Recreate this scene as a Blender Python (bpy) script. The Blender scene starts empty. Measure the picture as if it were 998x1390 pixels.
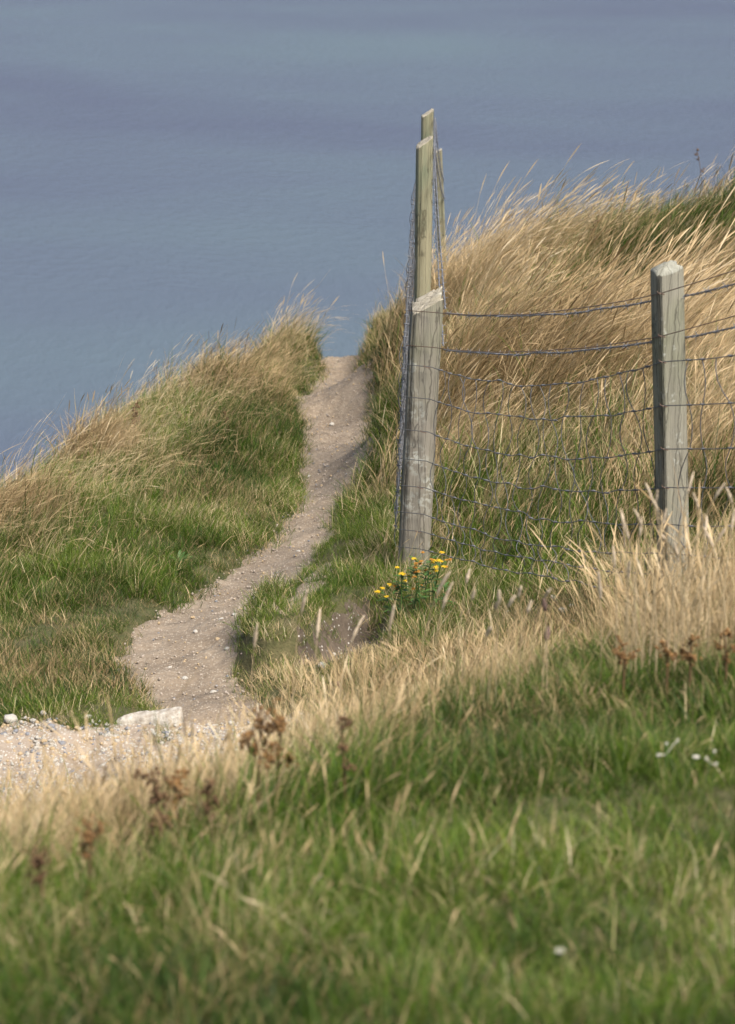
import bpy, math, random
import numpy as np
from mathutils import Vector

random.seed(7)
RNG = np.random.default_rng(11)
R = math.radians
scene = bpy.context.scene
COL = scene.collection

# ------------------------------------------------------------------ camera
PITCH = R(20.0)          # looking down the cliff-top slope
FPX = 3000.0             # focal length in photo pixels (photo is 998 x 1390)
CX, CY = 499.0, 695.0
CAMZ = 3.6
cam_d = bpy.data.cameras.new("camera")
cam = bpy.data.objects.new("camera", cam_d)
COL.objects.link(cam)
cam.location = (0, 0, CAMZ)
cam.rotation_euler = (R(90) - PITCH, 0, 0)
cam_d.sensor_fit = 'VERTICAL'
cam_d.sensor_height = 36.0
cam_d.lens = FPX / 1390.0 * 36.0
cam_d.clip_start = 0.05
cam_d.clip_end = 60000.0
cam_d.dof.use_dof = True
cam_d.dof.focus_distance = 9.2
cam_d.dof.aperture_fstop = 5.4
scene.camera = cam

# ------------------------------------------------------------------ sky, sun, exposure
SUN_EL, SUN_AZ = 56.0, 140.0      # azimuth clockwise from the view direction: high, behind and to the right
world = bpy.data.worlds.new("World")
scene.world = world
world.use_nodes = True
wn = world.node_tree
for n in list(wn.nodes):
    wn.nodes.remove(n)
sky = wn.nodes.new("ShaderNodeTexSky")
sky.sky_type = 'NISHITA'
sky.sun_disc = False
sky.sun_elevation = R(SUN_EL)
sky.sun_rotation = R(SUN_AZ)
sky.air_density = 1.0
sky.dust_density = 2.0
bg = wn.nodes.new("ShaderNodeBackground")
bg.inputs["Strength"].default_value = 0.066
wo = wn.nodes.new("ShaderNodeOutputWorld")
wn.links.new(sky.outputs[0], bg.inputs[0])
wn.links.new(bg.outputs[0], wo.inputs[0])
sun_d = bpy.data.lights.new("sun", 'SUN')
sun_d.energy = 3.7
sun_d.angle = R(26)
sun_d.color = (1.0, 0.95, 0.87)
sun = bpy.data.objects.new("sun", sun_d)
COL.objects.link(sun)
sdir = Vector((math.sin(R(SUN_AZ)) * math.cos(R(SUN_EL)), math.cos(R(SUN_AZ)) * math.cos(R(SUN_EL)), math.sin(R(SUN_EL))))
sun.rotation_euler = (-sdir).to_track_quat('-Z', 'Y').to_euler()
sun.location = (5, -8, 12)
scene.view_settings.view_transform = 'Standard'
scene.view_settings.look = 'None'
scene.view_settings.exposure = 0.85
scene.view_settings.gamma = 1.0
scene.view_settings.use_curve_mapping = False
scene.cycles.max_bounces = 3
scene.cycles.diffuse_bounces = 1
scene.cycles.glossy_bounces = 2
scene.cycles.transmission_bounces = 1
scene.cycles.adaptive_threshold = 0.02

# ------------------------------------------------------------------ helpers
def ray(px, py):
    u = (px - CX) / FPX
    v = (CY - py) / FPX
    c, s = math.cos(PITCH), math.sin(PITCH)
    return u, c + v * s, -s + v * c

def P(px, py, Y):
    """the point seen at photo pixel (px, py) that lies Y metres ahead"""
    u, dy, dz = ray(px, py)
    t = Y / dy
    return np.array((u * t, Y, CAMZ + dz * t))

def project(x, y, z):
    c, s = math.cos(PITCH), math.sin(PITCH)
    zz = z - CAMZ
    dep = y * c - zz * s
    up = y * s + zz * c
    return CX + FPX * x / dep, CY - FPX * up / dep, dep

def vnoise(x, y, scale, seed=0):
    """smooth value noise in 0..1"""
    x = np.asarray(x, float) * scale + 1000 + seed * 17.13
    y = np.asarray(y, float) * scale + 1000 + seed * 5.71
    xi, yi = np.floor(x).astype(np.int64), np.floor(y).astype(np.int64)
    fx, fy = x - xi, y - yi
    fx = fx * fx * (3 - 2 * fx)
    fy = fy * fy * (3 - 2 * fy)
    def h(a, b):
        n = (a * 374761393 + b * 668265263 + seed * 1442695) & 0xFFFFFFFF
        n = ((n ^ (n >> 13)) * 1274126177) & 0xFFFFFFFF
        return ((n ^ (n >> 16)) & 0xFFFF) / 65535.0
    a = h(xi, yi) * (1 - fx) + h(xi + 1, yi) * fx
    b = h(xi, yi + 1) * (1 - fx) + h(xi + 1, yi + 1) * fx
    return a * (1 - fy) + b * fy

def fbm(x, y, scale, seed=0, octs=3):
    s, a, t = 0, 1.0, 0
    for i in range(octs):
        s = s + a * vnoise(x, y, scale * 2 ** i, seed + i)
        t += a
        a *= 0.5
    return s / t

def smooth(a, b, x):
    t = np.clip((np.asarray(x, float) - a) / (b - a), 0, 1)
    return t * t * (3 - 2 * t)

def mesh_obj(name, verts, faces, mat=None, parent=None, loc=(0, 0, 0), smooth_shade=True):
    me = bpy.data.meshes.new(name)
    v = np.asarray(verts, float) - np.asarray(loc, float)
    me.from_pydata(v.tolist(), [], faces if isinstance(faces, list) else faces.tolist())
    if smooth_shade:
        me.polygons.foreach_set("use_smooth", [True] * len(me.polygons))
    me.update()
    o = bpy.data.objects.new(name, me)
    if mat:
        me.materials.append(mat)
    COL.objects.link(o)
    if parent:
        o.parent = parent
        o.location = Vector(loc) - parent.location
    else:
        o.location = loc
    return o

def tag(o, label=None, cat=None, group=None, kind=None):
    if label: o["label"] = label
    if cat: o["category"] = cat
    if group: o["group"] = group
    if kind: o["kind"] = kind
    return o

def thing(name, loc, label, cat, group=None):
    o = bpy.data.objects.new(name, None)
    o.empty_display_size = 0.1
    COL.objects.link(o)
    o.location = loc
    return tag(o, label, cat, group)

def new_mat(name):
    m = bpy.data.materials.new(name)
    m.use_nodes = True
    nt = m.node_tree
    return m, nt, nt.nodes["Principled BSDF"]

def ramp(nt, stops, interp='LINEAR'):
    r = nt.nodes.new("ShaderNodeValToRGB")
    r.color_ramp.interpolation = interp
    e = r.color_ramp.elements
    while len(e) < len(stops):
        e.new(0.5)
    for i, (p, c) in enumerate(stops):
        e[i].position = p
        e[i].color = (*c, 1) if len(c) == 3 else c
    return r

def noise(nt, scale, detail=4, rough=0.55, vec=None, dist=0.0):
    n = nt.nodes.new("ShaderNodeTexNoise")
    n.inputs["Scale"].default_value = scale
    n.inputs["Detail"].default_value = detail
    n.inputs["Roughness"].default_value = rough
    n.inputs["Distortion"].default_value = dist
    if vec is not None:
        nt.links.new(vec, n.inputs["Vector"])
    return n

def coords(nt, kind="Object", scale=None):
    t = nt.nodes.new("ShaderNodeTexCoord")
    out = t.outputs[kind]
    if scale:
        m = nt.nodes.new("ShaderNodeMapping")
        m.inputs["Scale"].default_value = scale
        nt.links.new(out, m.inputs["Vector"])
        out = m.outputs[0]
    return out

def mixc(nt, fac, a, b, mode='MIX'):
    m = nt.nodes.new("ShaderNodeMix")
    m.data_type = 'RGBA'
    m.blend_type = mode
    for sock, val in ((m.inputs[0], fac), (m.inputs[6], a), (m.inputs[7], b)):
        if hasattr(val, "links") or isinstance(val, bpy.types.NodeSocket):
            nt.links.new(val, sock)
        else:
            sock.default_value = val if not isinstance(val, tuple) else (*val, 1)
    return m.outputs[2]

def bump(nt, bsdf, height, strength=0.5, dist=0.01):
    b = nt.nodes.new("ShaderNodeBump")
    b.inputs["Strength"].default_value = strength
    b.inputs["Distance"].default_value = dist
    nt.links.new(height, b.inputs["Height"])
    nt.links.new(b.outputs[0], bsdf.inputs["Normal"])

# ------------------------------------------------------------------ materials
def simple_mat(name, c1, c2, scale=20, rough=0.8, bump_s=0.3, bump_d=0.004, stretch=None):
    m, nt, b = new_mat(name)
    v = coords(nt, "Object", stretch)
    n = noise(nt, scale, 5, 0.6, v)
    r = ramp(nt, [(0.3, c1), (0.7, c2)])
    nt.links.new(n.outputs[0], r.inputs[0])
    nt.links.new(r.outputs[0], b.inputs["Base Color"])
    b.inputs["Roughness"].default_value = rough
    bump(nt, b, n.outputs[0], bump_s, bump_d)
    return m

def soil_mat():
    m, nt, b = new_mat("thatch_soil")
    v = coords(nt)
    n = noise(nt, 9, 6, 0.65, v)
    n2 = noise(nt, 70, 4, 0.6, v)
    r = ramp(nt, [(0.3, (0.07, 0.085, 0.022)), (0.55, (0.14, 0.125, 0.05)), (0.75, (0.22, 0.17, 0.09))])
    nt.links.new(n.outputs[0], r.inputs[0])
    c = mixc(nt, 0.5, r.outputs[0], n2.outputs[0], 'MULTIPLY')
    nt.links.new(c, b.inputs["Base Color"])
    b.inputs["Roughness"].default_value = 0.95
    bump(nt, b, n2.outputs[0], 0.8, 0.02)
    return m

def dirt_mat(name, c_dark, c_mid, c_light, peb=0.25, pebc=(0.62, 0.57, 0.5)):
    m, nt, b = new_mat(name)
    v = coords(nt)
    n = noise(nt, 5, 6, 0.65, v)
    n2 = noise(nt, 55, 5, 0.7, v)
    r = ramp(nt, [(0.3, c_dark), (0.5, c_mid), (0.72, c_light)])
    mx = mixc(nt, 0.45, n.outputs[0], n2.outputs[0])
    nt.links.new(mx, r.inputs[0])
    vo = nt.nodes.new("ShaderNodeTexVoronoi")
    vo.inputs["Scale"].default_value = 105
    nt.links.new(v, vo.inputs["Vector"])
    # a share of the cells are small chalk grains
    sep = nt.nodes.new("ShaderNodeSeparateColor")
    nt.links.new(vo.outputs["Color"], sep.inputs[0])
    lt = nt.nodes.new("ShaderNodeMath"); lt.operation = 'LESS_THAN'
    nt.links.new(sep.outputs[0], lt.inputs[0]); lt.inputs[1].default_value = peb
    l2 = nt.nodes.new("ShaderNodeMath"); l2.operation = 'LESS_THAN'
    nt.links.new(vo.outputs["Distance"], l2.inputs[0]); l2.inputs[1].default_value = 0.42
    mu = nt.nodes.new("ShaderNodeMath"); mu.operation = 'MULTIPLY'
    nt.links.new(lt.outputs[0], mu.inputs[0]); nt.links.new(l2.outputs[0], mu.inputs[1])
    pc = mixc(nt, sep.outputs[1], tuple(0.6 * c for c in pebc), pebc)
    c = mixc(nt, mu.outputs[0], r.outputs[0], pc)
    nt.links.new(c, b.inputs["Base Color"])
    b.inputs["Roughness"].default_value = 0.95
    bump(nt, b, n2.outputs[0], 0.7, 0.012)
    return m

def grass_mat(name="grass_blades", green=None, straw=None):
    green = green or [(0.0, (0.012, 0.028, 0.003)), (0.35, (0.038, 0.080, 0.007)), (0.7, (0.108, 0.178, 0.013)), (1.0, (0.21, 0.235, 0.035))]  # darkest greens stand in for the shadowed gaps in the grass
    straw = straw or [(0.0, (0.22, 0.14, 0.062)), (0.3, (0.46, 0.32, 0.16)), (0.7, (0.71, 0.53, 0.30)), (1.0, (0.84, 0.70, 0.48))]
    m, nt, b = new_mat(name)
    at = nt.nodes.new("ShaderNodeAttribute"); at.attribute_name = "bl"
    sep = nt.nodes.new("ShaderNodeSeparateColor")
    nt.links.new(at.outputs["Color"], sep.inputs[0])
    dr = nt.nodes.new("ShaderNodeAttribute"); dr.attribute_name = "dry"; dr.attribute_type = 'INSTANCER'
    tn = nt.nodes.new("ShaderNodeAttribute"); tn.attribute_name = "tint"; tn.attribute_type = 'INSTANCER'
    # the blade's own threshold against the tuft's dryness
    su = nt.nodes.new("ShaderNodeMath"); su.operation = 'SUBTRACT'
    nt.links.new(dr.outputs["Fac"], su.inputs[0]); nt.links.new(sep.outputs[2], su.inputs[1])
    tp = nt.nodes.new("ShaderNodeMath"); tp.operation = 'MULTIPLY_ADD'      # tips dry first
    nt.links.new(sep.outputs[1], tp.inputs[0]); tp.inputs[1].default_value = 0.12; nt.links.new(su.outputs[0], tp.inputs[2])
    mr = nt.nodes.new("ShaderNodeMapRange")
    mr.inputs["From Min"].default_value = -0.06; mr.inputs["From Max"].default_value = 0.22
    nt.links.new(tp.outputs[0], mr.inputs["Value"])
    ad = nt.nodes.new("ShaderNodeMath"); ad.operation = 'MULTIPLY_ADD'; ad.use_clamp = True
    nt.links.new(tn.outputs["Fac"], ad.inputs[0]); ad.inputs[1].default_value = 0.5
    hf = nt.nodes.new("ShaderNodeMath"); hf.operation = 'MULTIPLY'
    nt.links.new(sep.outputs[0], hf.inputs[0]); hf.inputs[1].default_value = 0.5
    nt.links.new(hf.outputs[0], ad.inputs[2])
    g = ramp(nt, green); s = ramp(nt, straw)
    nt.links.new(ad.outputs[0], g.inputs[0]); nt.links.new(ad.outputs[0], s.inputs[0])
    c = mixc(nt, mr.outputs[0], g.outputs[0], s.outputs[0])
    nt.links.new(c, b.inputs["Base Color"])
    b.inputs["Roughness"].default_value = 0.55
    b.inputs["Specular IOR Level"].default_value = 0.3
    tr = nt.nodes.new("ShaderNodeBsdfTranslucent")
    nt.links.new(c, tr.inputs[0])
    mx = nt.nodes.new("ShaderNodeMixShader"); mx.inputs[0].default_value = 0.25
    out = nt.nodes["Material Output"]
    nt.links.new(b.outputs[0], mx.inputs[1]); nt.links.new(tr.outputs[0], mx.inputs[2])
    nt.links.new(mx.outputs[0], out.inputs[0])
    return m

def wood_mat(name, base, dark, green_amt=0.4, lichen=0.12, greenc=(0.20, 0.22, 0.11), lichc=(0.55, 0.55, 0.48)):
    m, nt, b = new_mat(name)
    v = coords(nt, "Object", (1, 1, 0.055))
    v0 = coords(nt, "Object")
    g1 = noise(nt, 60, 6, 0.65, v, 0.4)
    g2 = noise(nt, 260, 3, 0.6, v)
    r = ramp(nt, [(0.28, dark), (0.48, base), (0.75, tuple(min(1, c * 1.35) for c in base))])
    mx = mixc(nt, 0.35, g1.outputs[0], g2.outputs[0])
    nt.links.new(mx, r.inputs[0])
    ng = noise(nt, 5.5, 5, 0.6, coords(nt, "Object", (1, 1, 0.4)))
    rg = ramp(nt, [(0.46, (0, 0, 0)), (0.66, (green_amt,) * 3)])
    nt.links.new(ng.outputs[0], rg.inputs[0])
    c1 = mixc(nt, rg.outputs[0], r.outputs[0], greenc)
    nl = noise(nt, 42, 4, 0.6, v0)
    rl = ramp(nt, [(0.66 - lichen, (0, 0, 0)), (0.76 - lichen, (0.8, 0.8, 0.8))])
    nt.links.new(nl.outputs[0], rl.inputs[0])
    nl2 = noise(nt, 6, 2, 0.5, v0)
    rl2 = ramp(nt, [(0.5, (0, 0, 0)), (0.62, (1, 1, 1))])
    nt.links.new(nl2.outputs[0], rl2.inputs[0])
    lm = mixc(nt, 1.0, rl.outputs[0], rl2.outputs[0], 'MULTIPLY')
    c2 = mixc(nt, lm, c1, lichc)
    vk = nt.nodes.new("ShaderNodeTexVoronoi"); vk.feature = 'DISTANCE_TO_EDGE'
    vk.inputs["Scale"].default_value = 26
    wob = nt.nodes.new("ShaderNodeMix"); wob.data_type = 'VECTOR'; wob.inputs[0].default_value = 0.02
    nt.links.new(coords(nt, "Object", (1, 1, 0.03)), wob.inputs[4])
    nz = noise(nt, 9, 3, 0.6, v0); nt.links.new(nz.outputs["Color"], wob.inputs[5])
    nt.links.new(wob.outputs[1], vk.inputs["Vector"])
    rk = ramp(nt, [(0.0, (0.7, 0.7, 0.7)), (0.04, (0, 0, 0))])
    nt.links.new(vk.outputs["Distance"], rk.inputs[0])
    c2 = mixc(nt, rk.outputs[0], c2, tuple(c * 0.45 for c in dark))
    nt.links.new(c2, b.inputs["Base Color"])
    b.inputs["Roughness"].default_value = 0.88
    bump(nt, b, mx, 0.8, 0.006)
    return m

def wire_mat(name, c=(0.125, 0.125, 0.13), rust=(0.13, 0.095, 0.07)):
    m, nt, b = new_mat(name)
    n = noise(nt, 14, 4, 0.6, coords(nt))
    r = ramp(nt, [(0.35, c), (0.62, tuple(x * 1.25 for x in c)), (0.78, rust)])
    nt.links.new(n.outputs[0], r.inputs[0])
    nt.links.new(r.outputs[0], b.inputs["Base Color"])
    b.inputs["Metallic"].default_value = 0.1
    b.inputs["Roughness"].default_value = 0.5
    return m

def sea_mat():
    m, nt, b = new_mat("sea_water")
    v = coords(nt)
    big = noise(nt, 0.0075, 4, 0.55, coords(nt, "Object", (0.55, 1.0, 1)), 0.3)
    r = ramp(nt, [(0.36, (0.083, 0.094, 0.148)), (0.5, (0.097, 0.119, 0.166)), (0.64, (0.107, 0.142, 0.176))])
    nt.links.new(big.outputs[0], r.inputs[0])
    w1 = noise(nt, 0.55, 5, 0.6, coords(nt, "Object", (1.0, 0.75, 1)))
    w2 = noise(nt, 2.6, 3, 0.6, v)
    nt.links.new(r.outputs[0], b.inputs["Base Color"])
    b.inputs["Roughness"].default_value = 0.22
    b.inputs["IOR"].default_value = 1.33
    b.inputs["Specular IOR Level"].default_value = 0.14
    hh = mixc(nt, 0.35, w1.outputs[0], w2.outputs[0])
    bump(nt, b, hh, 0.6, 1.2)
    return m

M = {}
M["soil"] = soil_mat()
M["path"] = dirt_mat("trodden_earth", (0.125, 0.092, 0.062), (0.25, 0.192, 0.136), (0.38, 0.305, 0.225), 0.42, (0.45, 0.375, 0.29))
M["gravel"] = dirt_mat("chalky_gravel", (0.24, 0.18, 0.135), (0.34, 0.27, 0.205), (0.43, 0.355, 0.285), 0.40, (0.62, 0.56, 0.48))
M["earth"] = dirt_mat("shaded_dark_earth", (0.055, 0.040, 0.027), (0.115, 0.086, 0.060), (0.20, 0.155, 0.115), 0.10)  # brown soil; its dark tones also carry the shade under the bank
M["grass"] = grass_mat()
M["wood_a"] = wood_mat("weathered_grey_wood", (0.285, 0.255, 0.205), (0.085, 0.07, 0.052), 0.40, 0.18)
M["wood_r"] = wood_mat("silvery_wood", (0.285, 0.265, 0.205), (0.105, 0.094, 0.066), 0.45, 0.08)
M["wood_b"] = wood_mat("green_stained_wood", (0.30, 0.27, 0.17), (0.11, 0.09, 0.045), 0.75, 0.03, (0.19, 0.235, 0.15))
M["top_a"] = wood_mat("lichen_end_grain", (0.36, 0.32, 0.25), (0.12, 0.10, 0.07), 0.2, 0.2, (0.35, 0.27, 0.05))
M["top_r"] = wood_mat("pale_end_grain", (0.30, 0.29, 0.235), (0.12, 0.11, 0.08), 0.45, 0.12)
M["wire"] = wire_mat("galvanised_wire")
M["barb"] = wire_mat("barbed_wire_steel", (0.17, 0.172, 0.185))
M["staple"] = wire_mat("rusty_staple", (0.16, 0.10, 0.07), (0.12, 0.05, 0.03))
M["sea"] = sea_mat()
M["chalk"] = simple_mat("chalk", (0.40, 0.36, 0.30), (0.72, 0.68, 0.61), 24, 0.9, 0.6, 0.01)
M["slab"] = simple_mat("stained_chalk", (0.26, 0.21, 0.16), (0.60, 0.56, 0.49), 38, 0.95, 0.8, 0.012)
M["grit"] = simple_mat("dusty_grit", (0.26, 0.20, 0.155), (0.50, 0.43, 0.36), 40, 0.95)
M["flint"] = simple_mat("flint_grey", (0.13, 0.13, 0.15), (0.30, 0.30, 0.31), 30, 0.6, 0.3)
M["tanstone"] = simple_mat("ochre_stone", (0.36, 0.25, 0.13), (0.52, 0.40, 0.26), 30, 0.8, 0.3)
M["deadbrown"] = simple_mat("dead_brown_plant", (0.085, 0.045, 0.022), (0.17, 0.095, 0.04), 60, 0.9)
M["rustseed"] = simple_mat("rusty_seed_husks", (0.13, 0.06, 0.02), (0.26, 0.14, 0.045), 90, 0.9)
M["stalk"] = simple_mat("dry_stalk", (0.36, 0.26, 0.14), (0.56, 0.44, 0.27), 40, 0.8)
M["head"] = simple_mat("pale_seed_head", (0.48, 0.36, 0.24), (0.70, 0.57, 0.41), 120, 0.9, 0.6, 0.004)
M["brownhead"] = simple_mat("brown_seed_head", (0.09, 0.055, 0.045), (0.19, 0.12, 0.095), 120, 0.9, 0.6, 0.004)
M["leaf"] = simple_mat("broad_green_leaf", (0.05, 0.11, 0.022), (0.095, 0.18, 0.04), 25, 0.55)
M["yellow"] = simple_mat("yellow_petal", (0.62, 0.36, 0.01), (0.78, 0.52, 0.015), 50, 0.7)
M["orange"] = simple_mat("faded_orange_petal", (0.36, 0.15, 0.02), (0.50, 0.24, 0.03), 50, 0.8)
M["white"] = simple_mat("white_petal", (0.40, 0.37, 0.29), (0.66, 0.63, 0.54), 60, 0.7)

# ------------------------------------------------------------------ terrain: heights through points read off the photograph
def Yplane(py):
    dz = -ray(CX, py)[2] / ray(CX, py)[1]
    return 2.47 / (dz - 0.1315)

ctrl = []
def c_(px, py, Y): ctrl.append(P(px, py, Y))
# footpath running out to the edge
for py, px in ((478, 464), (500, 461), (520, 460), (560, 462), (600, 461), (640, 456), (680, 436), (720, 408), (760, 370), (800, 320), (840, 270), (880, 250), (920, 260), (950, 290)):
    c_(px, py, Yplane(py))
# left bank
for px, py, k in ((0, 712, .985), (150, 610, .975), (300, 522, .97), (395, 470, .975), (428, 470, .985), (150, 700, .975), (300, 600, .968), (360, 560, .975),
                  (80, 800, .985), (250, 700, .985), (350, 680, .99), (120, 880, 1.0), (-150, 760, .985), (60, 950, 1.0), (200, 800, .99), (-200, 900, 1.0)):
    c_(px, py, Yplane(py) * k)
# gravel
for px, py, Y in ((0, 1000, 7.08), (150, 1000, 7.08), (230, 985, 7.18), (0, 1085, 6.66), (200, 1060, 6.78), (-250, 1030, 6.95), (330, 1000, 7.05)):
    c_(px, py, Y)
# right of the path, the corner post, the hollow before the fence
for px, py, Y in ((345, 830, 8.32), (420, 790, 8.9), (480, 740, 9.55), (520, 640, 11.0), (505, 560, 13.2), (520, 470, 16.0), (546, 448, 16.6), (560, 792, 9.0),
                  (535, 700, 9.9), (470, 850, 8.1), (360, 905, 7.85), (600, 880, 7.6), (740, 822, 7.75), (660, 815, 8.2), (918, 837, 7.0), (850, 815, 7.3)):
    c_(px, py, Y)
# hillside behind the fence
for px, py, Y in ((572, 497, 11.5), (578, 410, 14.0), (640, 416, 17.0), (720, 405, 16.8), (700, 650, 9.9), (700, 750, 8.9), (650, 500, 13.0), (800, 500, 12.0), (900, 450, 12.0), (900, 600, 9.5),
                  (800, 383, 16.4), (900, 350, 16.2), (1000, 310, 16.0), (1000, 500, 11.0), (1000, 700, 8.2), (1150, 350, 13.0), (1150, 262, 16.0), (800, 700, 8.6)):
    c_(px, py, Y)
# near bank
for px, py, Y in ((0, 1205, 3.7), (130, 1165, 3.9), (250, 1150, 4.05), (380, 1085, 4.35), (500, 1015, 4.65), (620, 975, 4.9), (750, 935, 5.15), (880, 900, 5.4), (998, 880, 5.55), (-150, 1390, 2.4), (0, 1390, 2.4), (500, 1390, 2.4), (998, 1390, 2.4),
                  (1200, 1390, 2.4), (500, 1250, 2.9), (100, 1250, 2.95), (900, 1250, 2.9), (750, 1050, 3.75), (450, 1120, 3.65), (200, 1220, 3.35), (-300, 1300, 3.6), (1300, 800, 5.3)):
    c_(px, py, Y)
for x, y, z in ((0, 0, -1.6), (2, 0, -1.35), (-2, 0, -1.9), (0, -4, -1.0), (-6, 3, -3.0), (-5, 7, -3.5), (6, 5, -1.4), (6, 12, -2.2), (6, 17, -2.8), (8, 0, -0.8), (2.1, 4.7, -2.0), (3, 8, -2.35),
                (-8, -4, -2.5), (8, -4, 0.0), (-4, 9, -3.7)):
    ctrl.append(np.array((x, y, z + CAMZ)))
ctrl = np.array(ctrl)

def _phi(r2):
    return 0.5 * r2 * np.log(np.maximum(r2, 1e-12))
n_ = len(ctrl)
d2 = ((ctrl[:, None, :2] - ctrl[None, :, :2]) ** 2).sum(-1)
A_ = np.zeros((n_ + 3, n_ + 3))
A_[:n_, :n_] = _phi(d2) + np.eye(n_) * 0.02
A_[:n_, n_:] = np.c_[np.ones(n_), ctrl[:, :2]]
A_[n_:, :n_] = A_[:n_, n_:].T
W_ = np.linalg.solve(A_, np.r_[ctrl[:, 2], 0, 0, 0])

def edge_pts():
    L = [(-60, -6), (-20, 4.5), (-9, 7.6), (-4.2, 9.2)]
    for px, py, k in ((-60, 745, .985), (0, 712, .985), (150, 610, .975), (300, 522, .97), (395, 470, .975), (428, 470, .985)):
        p = P(px, py, Yplane(py) * k); L.append((p[0], p[1]))
    L += [(-0.25, 16.7), (0.02, 16.7), (0.5, 17.3), (1.5, 17.1), (2.9, 17.0), (6, 18.2), (20, 24), (60, 34)]
    return np.array(L)
EDGE = edge_pts()

def seg_dist(x, y, poly, closed=False):
    """distance to a polyline"""
    q = np.stack([x, y], -1)
    best = np.full(x.shape, 1e9)
    n = len(poly)
    for i in range(n if closed else n - 1):
        a, b = poly[i], poly[(i + 1) % n]
        ab = b - a
        t = np.clip(((q - a) @ ab) / (ab @ ab), 0, 1)
        d = np.linalg.norm(q - (a + t[..., None] * ab), axis=-1)
        best = np.minimum(best, d)
    return best

def inside(x, y, poly):
    c = np.zeros(x.shape, bool)
    n = len(poly)
    for i in range(n):
        x1, y1 = poly[i]; x2, y2 = poly[(i + 1) % n]
        m = (y1 > y) != (y2 > y)
        with np.errstate(divide='ignore', invalid='ignore'):
            xx = (x2 - x1) * (y - y1) / (y2 - y1 + 1e-12) + x1
        c ^= m & (x < xx)
    return c

def sd_poly(x, y, poly):
    d = seg_dist(x, y, poly, True)
    return np.where(inside(x, y, poly), d, -d)

LAND = np.vstack([EDGE, [(60, -80), (-60, -80)]])
def beyond(x, y):
    """metres out past the cliff edge (negative inland)"""
    return -sd_poly(x, y, LAND)

def base_h(x, y):
    x = np.asarray(x, float); y = np.asarray(y, float)
    sh = x.shape
    xf, yf = x.ravel(), y.ravel()
    xc = np.clip(xf, -7, 8); yc = np.clip(yf, -5, 18)
    out = np.empty(len(xf))
    for i in range(0, len(xf), 40000):
        q = np.stack([xc[i:i + 40000], yc[i:i + 40000]], -1)
        r2 = ((q[:, None] - ctrl[None, :, :2]) ** 2).sum(-1)
        out[i:i + 40000] = _phi(r2) @ W_[:n_] + W_[n_] + q @ W_[n_ + 1:]
    return out.reshape(sh)

def ground_hit(px, py, ymin=1.5, ymax=19, h=None):
    ys = np.arange(ymin, ymax, 0.03)
    u, dy, dz = ray(px, py)
    t = ys / dy
    z = CAMZ + dz * t
    g = (h or base_h)(u * t, ys)
    k = np.nonzero(z <= g)[0]
    i = k[0] if len(k) else len(ys) - 1
    return np.array((u * t[i], ys[i], z[i]))

def poly_from_px(pts, ymin=6.0):
    return np.array([ground_hit(px, py, ymin)[:2] for px, py in pts])

PATH = poly_from_px([(432, 476), (417, 500), (402, 525), (402, 560), (407, 600), (411, 640), (401, 680), (368, 722), (314, 762), (250, 802), (196, 842), (156, 880), (172, 915),
                     (210, 950), (235, 968), (330, 985), (400, 968), (350, 945), (322, 910), (322, 870), (336, 845), (380, 806), (420, 764), (445, 722), (465, 682), (489, 640), (506, 600), (515, 560), (509, 525), (505, 500), (496, 476)])
PATH = np.vstack([[(PATH[0][0] - .02, 17.6)], PATH, [(PATH[-1][0] + .02, 17.6)]])
GRAVEL = poly_from_px([(-500, 975), (-60, 990), (0, 997), (35, 992), (70, 998), (110, 1002), (140, 994), (172, 992), (200, 978), (240, 968), (300, 962), (400, 958), (430, 985), (400, 1030), (300, 1080), (150, 1130), (0, 1150), (-500, 1150)], 6.0)
TRACK = poly_from_px([(438, 768), (450, 770), (440, 794), (420, 815), (404, 838), (392, 872), (374, 872), (380, 838), (400, 808), (424, 786)], 6.5)
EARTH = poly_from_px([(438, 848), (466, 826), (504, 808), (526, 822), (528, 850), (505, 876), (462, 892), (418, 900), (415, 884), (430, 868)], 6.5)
STEP = poly_from_px([(330, 900), (332, 858), (358, 832), (392, 822), (384, 850), (400, 868), (425, 848), (420, 888), (360, 912)], 6.5)
BARE2 = poly_from_px([(720, 800), (790, 790), (850, 815), (820, 860), (740, 860), (690, 840)], 6.6)

def H(x, y):
    x = np.asarray(x, float); y = np.asarray(y, float)
    z = base_h(x, y)
    far = smooth(9, 30, np.hypot(x, y - 8))
    z = z + (fbm(x, y, 2.2, 3) - 0.5) * 0.10 + (fbm(x, y, 9, 8, 2) - 0.5) * 0.025 * (1 - far)
    sp = sd_poly(x, y, PATH)
    z = z - (0.055 + 0.15 * smooth(13.5, 16.3, y)) * smooth(-0.10, 0.03, sp)
    z = z + 0.12 * smooth(-0.03, 0.05, sd_poly(x, y, STEP))
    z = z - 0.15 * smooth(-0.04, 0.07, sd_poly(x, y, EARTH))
    z = z - 0.02 * smooth(-0.03, 0.03, sd_poly(x, y, TRACK))
    d = beyond(x, y)
    dd = np.maximum(d - 0.05, 0)
    z = z - 3.0 * (np.sqrt(dd * dd + 0.16) - 0.4)
    return np.maximum(z, -67.0 + CAMZ - 3.6)

SEA_Z = -66.0

def axis(lo, hi, step, outs):
    a = np.arange(lo, hi + 1e-6, step)
    return np.r_[sorted(lo - o for o in outs), a, [hi + o for o in outs]]

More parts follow.
